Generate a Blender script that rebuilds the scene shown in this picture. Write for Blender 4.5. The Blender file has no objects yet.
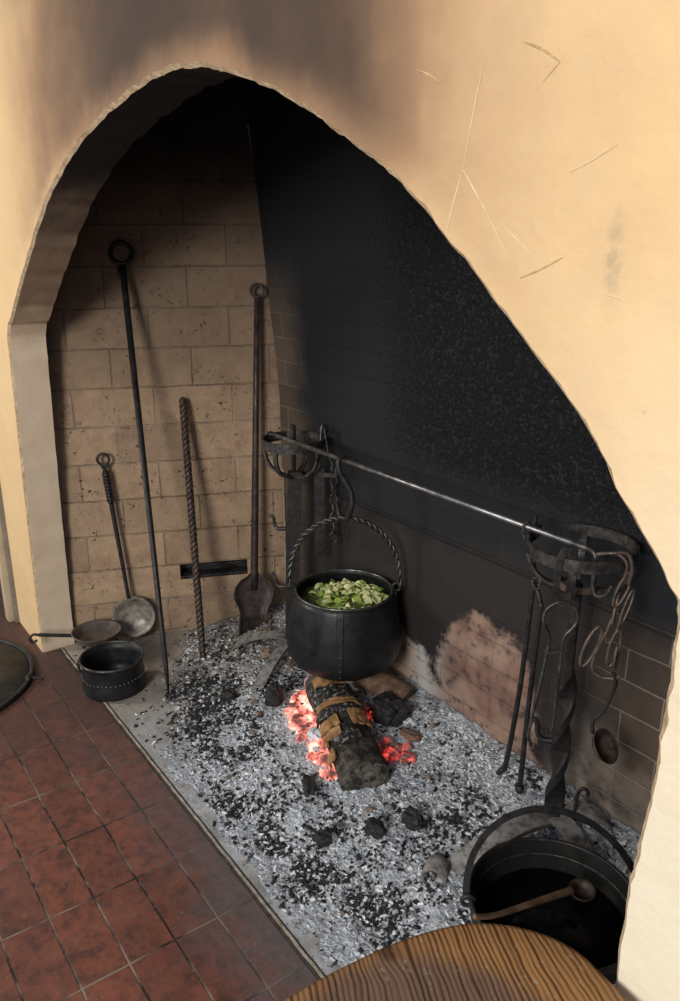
import bpy, bmesh, math, random
from mathutils import Vector, Matrix, noise
random.seed(7)
C = bpy.context.scene
COL = C.collection
V = Vector
PI = math.pi

# ------------------------------------------------------------------ camera, world, light, exposure
cam_d = bpy.data.cameras.new('camera')
cam = bpy.data.objects.new('camera', cam_d); COL.objects.link(cam)
cam.location = (0, -0.70, 1.6)
cam.rotation_euler = (math.radians(90 - 18.22), 0, math.radians(54.1))
cam_d.sensor_fit = 'VERTICAL'; cam_d.sensor_height = 36.0
cam_d.lens = 36.0 * 790 / 1001
cam_d.clip_start = 0.05
C.camera = cam

w = bpy.data.worlds.new('room_light'); C.world = w; w.use_nodes = True
w.node_tree.nodes['Background'].inputs[0].default_value = (0.86, 0.92, 1.0, 1)
w.node_tree.nodes['Background'].inputs[1].default_value = 0.44

def area(name, loc, target, power, size, color, size_y=None):
    d = bpy.data.lights.new(name, 'AREA'); d.energy = power; d.color = color
    d.shape = 'RECTANGLE'; d.size = size; d.size_y = size_y or size
    o = bpy.data.objects.new(name, d); COL.objects.link(o); o.location = loc
    o.rotation_euler = (V(target) - V(loc)).to_track_quat('-Z', 'Y').to_euler()
    return o
area('window_daylight', (0.7, -3.7, 2.45), (-1.9, 0.4, 0.6), 178, 1.3, (1.0, 0.95, 0.87), 1.5)
area('side_window_daylight', (-4.3, -2.6, 2.1), (-2.0, 0.4, 0.6), 52, 0.8, (1.0, 0.88, 0.71), 1.0)

C.view_settings.view_transform = 'Standard'
C.view_settings.look = 'None'
C.view_settings.gamma = 1
C.view_settings.exposure = 0.0
C.view_settings.use_curve_mapping = False

# ------------------------------------------------------------------ node helpers
class NT:
    def __init__(s, name):
        s.m = bpy.data.materials.new(name); s.m.use_nodes = True
        s.t = s.m.node_tree; s.n = s.t.nodes; s.l = s.t.links
        s.b = s.n['Principled BSDF']; s.tc = s.n.new('ShaderNodeTexCoord')
        s.co = s.tc.outputs['Object']
    def put(s, sock, v):
        if isinstance(v, bpy.types.NodeSocket): s.l.new(v, sock)
        elif isinstance(v, (tuple, list)):
            sock.default_value = tuple(v) + (1,) if len(v) == 3 and sock.type == 'RGBA' else v
        else: sock.default_value = v
    def noise(s, scale, detail=4, rough=0.55, co=None, dist=0.0):
        n = s.n.new('ShaderNodeTexNoise'); s.put(n.inputs['Vector'], co or s.co)
        n.inputs['Scale'].default_value = scale; n.inputs['Detail'].default_value = detail
        n.inputs['Roughness'].default_value = rough; n.inputs['Distortion'].default_value = dist
        return n.outputs['Fac']
    def voro(s, scale, feature='F1', co=None, out='Distance'):
        n = s.n.new('ShaderNodeTexVoronoi'); n.feature = feature; s.put(n.inputs['Vector'], co or s.co)
        n.inputs['Scale'].default_value = scale
        return n.outputs[out]
    def ramp(s, f, *st, interp='LINEAR'):
        n = s.n.new('ShaderNodeValToRGB'); n.color_ramp.interpolation = interp; s.put(n.inputs[0], f); e = n.color_ramp.elements
        while len(e) < len(st): e.new(0.5)
        for i, (p, c) in enumerate(st):
            e[i].position = p; e[i].color = (c, c, c, 1) if isinstance(c, (int, float)) else tuple(c) + (1,)
        return n.outputs[0]
    def mix(s, f, a, b, mode='MIX'):
        n = s.n.new('ShaderNodeMix'); n.data_type = 'RGBA'; n.blend_type = mode
        s.put(n.inputs[0], f); s.put(n.inputs[6], a); s.put(n.inputs[7], b); return n.outputs[2]
    def math(s, op, a, b=0.0, clamp=False):
        n = s.n.new('ShaderNodeMath'); n.operation = op; n.use_clamp = clamp
        s.put(n.inputs[0], a); s.put(n.inputs[1], b); return n.outputs[0]
    def mr(s, v, a, b, c=0.0, d=1.0, smooth=True):
        n = s.n.new('ShaderNodeMapRange'); n.interpolation_type = 'SMOOTHSTEP' if smooth else 'LINEAR'
        s.put(n.inputs[0], v)
        for i, q in enumerate((a, b, c, d)): n.inputs[i + 1].default_value = q
        return n.outputs[0]
    def xyz(s, co=None):
        n = s.n.new('ShaderNodeSeparateXYZ'); s.put(n.inputs[0], co or s.co); return n.outputs
    def comb(s, x, y, z=0.0):
        n = s.n.new('ShaderNodeCombineXYZ'); s.put(n.inputs[0], x); s.put(n.inputs[1], y); s.put(n.inputs[2], z); return n.outputs[0]
    def gauss(s, x, c, sg):
        d = s.math('DIVIDE', s.math('SUBTRACT', x, c), sg)
        return s.math('POWER', 2.71828, s.math('MULTIPLY', s.math('MULTIPLY', d, d), -1.0))
    def spot(s, X, Z, cx, cz, rx, rz):      # soft-edged patch in a wall's own plane
        a = s.math('DIVIDE', s.math('SUBTRACT', X, cx), rx); b = s.math('DIVIDE', s.math('SUBTRACT', Z, cz), rz)
        return s.math('SQRT', s.math('ADD', s.math('MULTIPLY', a, a), s.math('MULTIPLY', b, b)))
    def bump(s, h, strength=0.5, dist=0.01, prev=None):
        n = s.n.new('ShaderNodeBump'); s.put(n.inputs['Height'], h); n.inputs['Strength'].default_value = strength
        n.inputs['Distance'].default_value = dist
        if prev: s.l.new(prev, n.inputs['Normal'])
        return n.outputs[0]
    def brick(s, co, w_, h_, mortar, c1, c2, cm, smooth=0.2, bias=0.0, off=0.5):
        n = s.n.new('ShaderNodeTexBrick'); s.put(n.inputs['Vector'], co); n.offset = off
        s.put(n.inputs['Color1'], c1); s.put(n.inputs['Color2'], c2); s.put(n.inputs['Mortar'], cm)
        n.inputs['Scale'].default_value = 1.0; n.inputs['Mortar Size'].default_value = mortar
        n.inputs['Mortar Smooth'].default_value = smooth; n.inputs['Bias'].default_value = bias
        n.inputs['Brick Width'].default_value = w_; n.inputs['Row Height'].default_value = h_
        return n.outputs['Color'], n.outputs['Fac']
    def out(s, color=None, rough=0.8, metal=0.0, normal=None, spec=None):
        if color is not None: s.put(s.b.inputs['Base Color'], color)
        s.put(s.b.inputs['Roughness'], rough); s.b.inputs['Metallic'].default_value = metal
        if normal is not None: s.l.new(normal, s.b.inputs['Normal'])
        if spec is not None: s.put(s.b.inputs['Specular IOR Level'], spec)
        return s.m

def m_plaster():
    t = NT('cream_plaster'); X, Y, Z = t.xyz()
    base = t.mix(t.noise(2.2, 5), (0.68, 0.465, 0.235), (0.79, 0.595, 0.345))
    base = t.mix(t.math('MULTIPLY', t.mr(X, -0.75, -0.38), t.mr(Z, 1.7, 0.9)), base, (0.72, 0.655, 0.52))
    base = t.mix(t.math('MULTIPLY', t.ramp(t.noise(7, 6, 0.65), (0.50, 0.0), (0.72, 1.0)), 0.35), base, (0.62, 0.49, 0.33))
    sp = t.ramp(t.voro(26), (0.02, 1.0), (0.07, 0.0))
    base = t.mix(t.math('MULTIPLY', t.math('MULTIPLY', sp, t.ramp(t.noise(3.1, 2), (0.55, 0.0), (0.62, 1.0))), 0.5), base, (0.30, 0.21, 0.13))
    # soot blown out over the crown of the arch
    n = t.math('SUBTRACT', t.noise(3.2, 5, 0.6), 0.5)
    q = t.math('ADD', X, 1.5); q2 = t.math('MULTIPLY', q, q)
    right = t.mr(X, -1.52, -1.48)
    arch = t.math('SUBTRACT', 1.90, t.math('MULTIPLY', q2, t.math('ADD', 0.29, t.math('MULTIPLY', right, 0.27))))
    d = t.math('SUBTRACT', Z, arch)
    up = t.mr(t.math('ADD', d, t.math('MULTIPLY', n, 0.14)), -0.02, 0.075, 0.50, 1.0)
    xn = t.math('ADD', X, t.math('MULTIPLY', n, 0.45))
    g = t.math('MAXIMUM', t.gauss(xn, -1.60, 0.74), t.math('MULTIPLY', t.gauss(xn, -1.12, 0.42), t.mr(X, -0.62, -0.95)))
    so = t.math('MULTIPLY', t.math('MULTIPLY', up, g), t.ramp(t.noise(6, 5, 0.6), (0.25, 0.88), (0.62, 1.0)), True)
    so = t.math('MULTIPLY', t.math('POWER', so, 0.62), 0.97)
    base = t.mix(t.mr(so, 0.10, 0.62, 0.0, 0.85), base, (0.30, 0.165, 0.095))
    base = t.mix(t.mr(so, 0.40, 0.98, 0.0, 0.94), base, (0.036, 0.023, 0.019))
    # grey smear on the right side
    sm = t.mr(t.spot(X, Z, -0.503, 1.585, 0.016, 0.055), 1.1, 0.3)
    base = t.mix(t.math('MULTIPLY', t.math('MULTIPLY', sm, t.ramp(t.noise(60, 4), (0.4, 0.0), (0.6, 1.0))), 0.5), base, (0.33, 0.27, 0.2))
    b = t.bump(t.noise(5, 5, 0.5), 0.55, 0.03)
    b = t.bump(t.noise(38, 5, 0.6), 0.30, 0.006, b)
    return t.out(base, 0.75, normal=b, spec=0.3)

def m_reveal():
    t = NT('grey_render'); X, Y, Z = t.xyz()
    base = t.mix(t.noise(14, 6, 0.6), (0.62, 0.485, 0.34), (0.78, 0.64, 0.48))
    base = t.mix(t.ramp(t.noise(6, 3), (0.45, 0.0), (0.7, 0.6)), base, (0.72, 0.60, 0.46))
    n = t.math('MULTIPLY', t.math('SUBTRACT', t.noise(6, 4), 0.5), 0.25)
    k = t.mr(t.math('ADD', Z, n), 1.24, 1.42)
    base = t.mix(t.math('MULTIPLY', k, 0.75), base, (0.19, 0.12, 0.075))
    base = t.mix(t.math('MULTIPLY', t.mr(t.math('ADD', Z, n), 1.50, 1.80), 0.97), base, (0.012, 0.011, 0.012))
    b = t.bump(t.noise(16, 5, 0.55), 0.35, 0.008)
    b = t.bump(t.noise(110, 4, 0.6), 0.3, 0.002, b)
    return t.out(base, 0.85, normal=b, spec=0.25)

def m_blocks():
    t = NT('sooty_tan_firebrick'); X, Y, Z = t.xyz()
    wob = t.math('MULTIPLY', t.math('SUBTRACT', t.noise(9, 3), 0.5), 0.012)
    co = t.comb(t.math('ADD', X, 0.05), t.math('ADD', t.math('ADD', Z, wob), -0.008 + 0.30), 0.0)
    c, f = t.brick(co, 0.305, 0.150, 0.0035, (0.49, 0.345, 0.225), (0.34, 0.24, 0.165), (0.17, 0.12, 0.085), 0.5)
    pale = t.mix(t.ramp(t.noise(3.0, 3), (0.42, 0.0), (0.62, 1.0)), (0.20, 0.15, 0.10), (0.46, 0.38, 0.28))
    c = t.mix(f, c, pale)
    c = t.mix(t.math('MULTIPLY', t.ramp(t.noise(20, 6, 0.7), (0.38, 0.0), (0.66, 1.0)), 0.45), c, (0.20, 0.135, 0.09))
    c = t.mix(t.ramp(t.noise(5.5, 4), (0.45, 0.0), (0.75, 0.45)), c, (0.50, 0.36, 0.22))
    pit = t.math('MULTIPLY', t.ramp(t.noise(40, 3, 0.5, dist=1.6), (0.655, 0.0), (0.69, 1.0)), t.ramp(t.noise(4, 2), (0.42, 0.0), (0.54, 1.0)))
    c = t.mix(t.math('MULTIPLY', t.ramp(t.noise(8, 6, 0.7, dist=0.5), (0.50, 0.0), (0.66, 1.0)), 0.45), c, (0.22, 0.13, 0.085))
    c = t.mix(t.math('MULTIPLY', t.ramp(t.noise(70, 4, 0.7), (0.55, 0.0), (0.70, 1.0)), 0.35), c, (0.60, 0.48, 0.36))
    c = t.mix(t.math('MULTIPLY', pit, 0.85), c, (0.03, 0.022, 0.018))
    # soot: upper courses, and the corner by the back wall
    n = t.math('MULTIPLY', t.math('SUBTRACT', t.noise(4.5, 5, 0.6), 0.5), 0.45)
    k = t.mr(t.math('ADD', Z, n), 0.75, 1.45, 0.0, 0.72)
    c = t.mix(k, c, (0.10, 0.070, 0.052))
    k2 = t.mr(t.math('ADD', Z, t.math('MULTIPLY', n, 0.5)), 1.50, 2.0, 0.0, 0.95)
    c = t.mix(k2, c, (0.012, 0.011, 0.012))
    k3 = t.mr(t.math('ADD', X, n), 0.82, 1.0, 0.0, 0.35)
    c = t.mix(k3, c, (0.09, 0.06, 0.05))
    h = t.math('SUBTRACT', t.math('MULTIPLY', t.noise(30, 5), 0.35), t.math('MULTIPLY', f, 0.8))
    h = t.math('SUBTRACT', h, t.math('MULTIPLY', pit, 0.5))
    return t.out(c, 0.85, normal=t.bump(h, 0.9, 0.008), spec=0.25)

def m_backwall():
    t = NT('sooty_back_brick'); X, Y, Z = t.xyz()
    wob = t.math('MULTIPLY', t.math('SUBTRACT', t.noise(8, 3), 0.5), 0.012)
    co = t.comb(X, t.math('ADD', t.math('ADD', Z, wob), 0.045), 0.0)
    c, f = t.brick(co, 0.23, 0.092, 0.0035, (0.017, 0.015, 0.016), (0.027, 0.023, 0.022), (0.036, 0.031, 0.028), 0.4)
    # the black burnt crust over the upper wall and the left part
    n1 = t.noise(2.6, 5, 0.6); n1c = t.math('SUBTRACT', n1, 0.5)
    up = t.mr(t.math('ADD', Z, t.math('MULTIPLY', n1c, 0.35)), 0.60, 0.74)
    c = t.mix(t.math('MULTIPLY', up, 0.9), c, (0.0055, 0.0080, 0.0120))
    c = t.mix(t.math('MULTIPLY', up, t.math('MULTIPLY', t.noise(1.6, 3), 0.45)), c, (0.014, 0.018, 0.025))
    # cleaner corner next to the left wall
    k = t.math('MULTIPLY', t.mr(t.math('ADD', X, t.math('MULTIPLY', n1c, 0.3)), -2.44, -2.64), t.mr(Z, 1.62, 1.15))
    cb, fb = t.brick(co, 0.23, 0.092, 0.004, (0.15, 0.11, 0.08), (0.10, 0.075, 0.058), (0.22, 0.17, 0.13), 0.4)
    c = t.mix(t.math('MULTIPLY', k, 0.8), c, cb)
    # brown cleaner courses low on the right
    k = t.math('MULTIPLY', t.mr(t.math('ADD', X, t.math('MULTIPLY', n1c, 0.35)), -1.22, -0.92), t.mr(t.math('ADD', Z, t.math('MULTIPLY', n1c, 0.3)), 0.74, 0.52))
    cb, fb = t.brick(co, 0.23, 0.092, 0.004, (0.105, 0.072, 0.052), (0.065, 0.047, 0.038), (0.26, 0.21, 0.175), 0.4)
    c = t.mix(t.math('MULTIPLY', k, 0.85), c, cb)
    k = t.math('MULTIPLY', t.mr(X, -1.30, -1.12), t.math('MULTIPLY', t.mr(Z, 0.45, 0.05), t.ramp(t.noise(9, 4), (0.4, 0.0), (0.6, 0.7))))
    c = t.mix(k, c, (0.33, 0.28, 0.24))
    # burnt-clean salmon patch by the fire
    w1 = t.math('MULTIPLY', t.math('SUBTRACT', t.noise(9, 7, 0.68), 0.5), 1.0)
    s1 = t.math('ADD', t.spot(X, Z, -2.00, 0.06, 0.34, 0.22), w1)
    s2 = t.math('ADD', t.spot(X, Z, -1.52, 0.22, 0.22, 0.26), w1)
    s3 = t.math('ADD', t.spot(X, Z, -1.75, 0.02, 0.65, 0.15), w1)
    sp = t.math('MINIMUM', t.math('MINIMUM', s1, s2), s3)
    pk = t.mix(t.noise(12, 5), (0.27, 0.160, 0.125), (0.13, 0.072, 0.060))
    pk = t.mix(t.ramp(t.noise(5, 3), (0.46, 0.0), (0.62, 0.8)), pk, (0.36, 0.25, 0.195))
    pk = t.mix(t.math('MULTIPLY', t.ramp(t.noise(13, 6, 0.65), (0.50, 0.0), (0.64, 1.0)), 0.6), pk, (0.07, 0.045, 0.042))
    pk = t.mix(t.math('MULTIPLY', t.mr(X, -1.72, -1.86), 0.6), pk, (0.46, 0.34, 0.26))
    pk = t.mix(t.gauss(X, -1.80, 0.07), pk, (0.50, 0.48, 0.47))
    pk = t.mix(t.math('MULTIPLY', t.ramp(t.noise(26, 3), (0.60, 0.0), (0.66, 1.0)), 0.7), pk, (0.07, 0.05, 0.05))
    c = t.mix(t.mr(sp, 1.04, 0.86), c, pk)
    # blistered crust on the upper wall, right of centre
    reg = t.math('MULTIPLY', t.mr(X, -2.15, -1.75), t.mr(Z, 0.85, 1.0))
    bl = t.math('MULTIPLY', t.ramp(t.noise(85, 4, 0.6), (0.42, 0.0), (0.66, 1.0)), reg)
    h = t.math('SUBTRACT', t.math('MULTIPLY', t.noise(22, 5), 0.30), t.math('MULTIPLY', t.math('MULTIPLY', f, t.math('SUBTRACT', 1.0, t.math('MULTIPLY', up, 0.65))), 0.9))
    h = t.math('ADD', h, t.math('MULTIPLY', bl, 2.0))
    return t.out(c, t.math('SUBTRACT', 0.70, t.math('MULTIPLY', bl, 0.22)), normal=t.bump(h, 0.85, 0.009), spec=0.4)

def m_tiles():
    t = NT('red_quarry_tile_floor'); X, Y, Z = t.xyz()
    wx = t.math('MULTIPLY', t.math('SUBTRACT', t.noise(3, 3), 0.5), 0.012)
    wy = t.math('MULTIPLY', t.math('SUBTRACT', t.noise(4.1, 3), 0.5), 0.010)
    co = t.comb(t.math('ADD', t.math('ADD', X, wx), 11.33), t.math('ADD', t.math('ADD', Y, wy), 11.733), 0.0)
    c, f = t.brick(co, 0.2415, 0.1135, 0.0032, (0.215, 0.068, 0.042), (0.13, 0.045, 0.032), (0.035, 0.026, 0.022), 0.3, off=0.0)
    pale = t.mix(t.ramp(t.noise(8, 4), (0.45, 0.0), (0.6, 1.0)), (0.022, 0.016, 0.014), (0.25, 0.19, 0.15))
    c0 = c
    inv = t.math('SUBTRACT', 1.0, f)
    c = t.mix(t.math('MULTIPLY', t.ramp(t.noise(26, 6, 0.7), (0.44, 0.0), (0.62, 1.0)), 0.75), c, (0.05, 0.027, 0.024))
    c = t.mix(t.math('MULTIPLY', t.ramp(t.noise(11, 5, 0.6), (0.45, 0.0), (0.7, 1.0)), 0.5), c, (0.27, 0.10, 0.065))
    c = t.mix(f, c, pale)
    # soot and ash trodden out from the hearth
    n = t.math('MULTIPLY', t.math('SUBTRACT', t.noise(5, 5, 0.65), 0.5), 0.35)
    k = t.mr(t.math('ADD', Y, n), -0.20, 0.07)
    k = t.math('MULTIPLY', k, t.mr(X, -2.4, -1.2, 0.45, 0.95))
    ash = t.mix(t.noise(45, 5, 0.7), (0.055, 0.048, 0.050), (0.17, 0.16, 0.165))
    c = t.mix(t.math('MULTIPLY', k, 0.85), c, ash)
    k = t.math('MULTIPLY', t.mr(t.math('ADD', X, n), -2.05, -2.7), 0.66)
    c = t.mix(k, c, (0.060, 0.034, 0.030))
    c = t.mix(t.ramp(t.noise(90, 3), (0.68, 0.0), (0.74, 0.6)), c, (0.35, 0.27, 0.22))
    h = t.math('SUBTRACT', t.math('MULTIPLY', t.noise(24, 6, 0.6), 0.5), f)
    return t.out(c, t.mr(t.noise(9, 4), 0.3, 0.7, 0.45, 0.7), normal=t.bump(h, 0.8, 0.005), spec=0.4)

def m_hearth():
    t = NT('hearth_concrete'); X, Y, Z = t.xyz()
    c = t.mix(t.noise(7, 6, 0.65), (0.20, 0.195, 0.195), (0.42, 0.415, 0.41))
    c = t.mix(t.mr(X, -2.1, -2.7, 0.0, 0.7), c, t.mix(t.noise(9, 5), (0.33, 0.27, 0.21), (0.46, 0.39, 0.31)))
    c = t.mix(t.math('MULTIPLY', t.ramp(t.noise(13, 6, 0.7), (0.5, 0.0), (0.7, 1.0)), 0.55), c, (0.07, 0.07, 0.075))
    c = t.mix(t.math('MULTIPLY', t.ramp(t.noise(8, 6, 0.7), (0.42, 0.0), (0.60, 1.0)), t.mr(X, -2.5, -2.1, 0.1, 0.75)), c, (0.52, 0.54, 0.58))
    c = t.mix(t.ramp(t.noise(75, 5, 0.7), (0.55, 0.0), (0.66, 0.75)), c, (0.07, 0.07, 0.075))
    b = t.bump(t.noise(60, 5, 0.7), 0.4, 0.004)
    return t.out(c, 0.85, normal=b, spec=0.25)

def m_ash():
    t = NT('wood_ash'); X, Y, Z = t.xyz()
    c = t.mix(t.ramp(t.noise(34, 7, 0.72), (0.30, 0.0), (0.62, 1.0)), (0.26, 0.28, 0.32), (0.72, 0.77, 0.85))
    c = t.mix(t.math('MULTIPLY', t.mr(X, -1.95, -2.5), 0.7), c, t.mix(t.noise(30, 6, 0.7), (0.15, 0.13, 0.11), (0.42, 0.36, 0.30)))
    dk = t.math('MULTIPLY', t.ramp(t.noise(75, 5, 0.7, dist=0.8), (0.50, 0.0), (0.58, 1.0)), t.ramp(t.noise(6, 4, 0.6), (0.38, 0.15), (0.62, 1.0)))
    c = t.mix(t.math('MULTIPLY', dk, 0.85), c, (0.022, 0.022, 0.025))
    c = t.mix(t.ramp(t.voro(120), (0.08, 1.0), (0.22, 0.0)), c, (0.66, 0.67, 0.70))
    h = t.math('ADD', t.noise(70, 6, 0.75), t.math('MULTIPLY', t.voro(90), 0.6))
    return t.out(c, 0.9, normal=t.bump(h, 1.0, 0.012), spec=0.15)

def m_iron(name, a=(0.014, 0.014, 0.016), b=(0.045, 0.042, 0.042), rough=0.5, metal=0.35, rust=0.0, ash=0.0, sc=40, bump=0.35):
    t = NT(name)
    c = t.mix(t.ramp(t.noise(sc, 5, 0.65), (0.35, 0.0), (0.7, 1.0)), a, b)
    if rust: c = t.mix(t.math('MULTIPLY', t.ramp(t.noise(sc * 0.5, 5, 0.7), (0.45, 0.0), (0.62, 1.0)), rust), c, (0.14, 0.065, 0.035))
    if ash:
        g = t.n.new('ShaderNodeNewGeometry'); nz = t.xyz(g.outputs['Normal'])[2]
        k = t.math('MULTIPLY', t.mr(nz, 0.1, 0.75), t.ramp(t.noise(sc, 5, 0.7), (0.35, 0.0), (0.6, 1.0)))
        c = t.mix(t.math('MULTIPLY', k, ash), c, (0.36, 0.35, 0.35))
    r = t.mr(t.noise(sc * 1.3, 4), 0.3, 0.7, rough - 0.12, rough + 0.12)
    return t.out(c, r, metal, t.bump(t.noise(sc * 2.2, 5, 0.65), bump, 0.003), spec=0.5)

def simple(name, a, b, sc=20, rough=0.7, metal=0.0, bump=0.3, bd=0.004, lo=0.35, hi=0.65):
    t = NT(name)
    return t.out(t.mix(t.ramp(t.noise(sc, 6, 0.65), (lo, 0.0), (hi, 1.0)), a, b), rough, metal, t.bump(t.noise(sc * 2, 5, 0.65), bump, bd))

def m_stool():
    t = NT('worn_stool_wood'); X, Y, Z = t.xyz()
    # grain runs along local X' direction; warp it around a knot
    a = math.radians(-22)
    u = t.math('ADD', t.math('MULTIPLY', X, math.cos(a)), t.math('MULTIPLY', Y, math.sin(a)))
    v = t.math('ADD', t.math('MULTIPLY', X, -math.sin(a)), t.math('MULTIPLY', Y, math.cos(a)))
    kn = t.mr(t.spot(X, Y, -0.176, 0.028, 0.05, 0.05), 1.0, 0.0)
    vw = t.math('ADD', v, t.math('MULTIPLY', t.math('SUBTRACT', t.noise(5, 3), 0.5), 0.035))
    vw = t.math('ADD', vw, t.math('MULTIPLY', kn, 0.012))
    co = t.comb(t.math('MULTIPLY', u, 3.5), t.math('MULTIPLY', vw, 165), 0.0)
    g = t.noise(1.0, 4, 0.6, co=co)
    wn = t.n.new('ShaderNodeTexWave'); wn.wave_type = 'BANDS'; wn.bands_direction = 'Y'
    t.put(wn.inputs['Vector'], t.comb(t.math('MULTIPLY', u, 0.6), vw, 0.0)); wn.inputs['Scale'].default_value = 44
    wn.inputs['Distortion'].default_value = 1.6; wn.inputs['Detail'].default_value = 3
    gg = t.ramp(t.math('ADD', t.math('MULTIPLY', g, 0.75), t.math('MULTIPLY', wn.outputs['Fac'], 0.25)), (0.30, 0.0), (0.52, 0.75), (0.75, 1.0))
    rim = t.mix(gg, (0.085, 0.036, 0.014), (0.36, 0.185, 0.072))
    worn = t.mix(gg, (0.050, 0.028, 0.021), (0.18, 0.112, 0.080))
    k = t.math('ADD', t.spot(X, Y, 0.00, -0.045, 0.205, 0.20), t.math('MULTIPLY', t.math('SUBTRACT', t.noise(9, 5), 0.5), 0.35))
    c = t.mix(t.mr(k, 1.02, 0.80), rim, worn)
    c = t.mix(t.ramp(t.noise(70, 4), (0.62, 0.0), (0.72, 0.5)), c, (0.42, 0.34, 0.30))
    c = t.mix(t.math('MULTIPLY', t.mr(t.spot(X, Y, -0.176, 0.028, 0.02, 0.017), 1.0, 0.3), 0.75), c, (0.05, 0.022, 0.012))
    return t.out(c, 0.5, normal=t.bump(gg, 0.4, 0.003), spec=0.4)

def m_ember():
    t = NT('glowing_ember')
    n = t.noise(26, 5, 0.6)
    col = t.ramp(n, (0.36, (0.10, 0.01, 0.006)), (0.45, (1.0, 0.16, 0.12)), (0.55, (1.0, 0.38, 0.28)), (0.65, (1.0, 0.80, 0.60)))
    st = t.ramp(n, (0.36, 0.03), (0.5, 0.55), (0.70, 1.0))
    t.put(t.b.inputs['Emission Color'], col)
    t.put(t.b.inputs['Emission Strength'], t.math('MULTIPLY', st, 1.7))
    return t.out((0.20, 0.11, 0.10), 0.9, normal=t.bump(t.noise(60, 5), 0.6, 0.006))

def m_redember():
    t = NT('dull_red_ember')
    n = t.noise(38, 5, 0.6)
    col = t.ramp(n, (0.42, (0.05, 0.005, 0.004)), (0.60, (1.0, 0.05, 0.04)), (0.75, (1.0, 0.2, 0.12)))
    t.put(t.b.inputs['Emission Color'], col)
    t.put(t.b.inputs['Emission Strength'], t.math('MULTIPLY', t.ramp(n, (0.42, 0.0), (0.65, 1.0)), 0.85))
    return t.out(t.mix(t.noise(50, 4), (0.04, 0.03, 0.03), (0.34, 0.27, 0.26)), 0.9, normal=t.bump(t.noise(60, 5), 0.6, 0.006))

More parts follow.
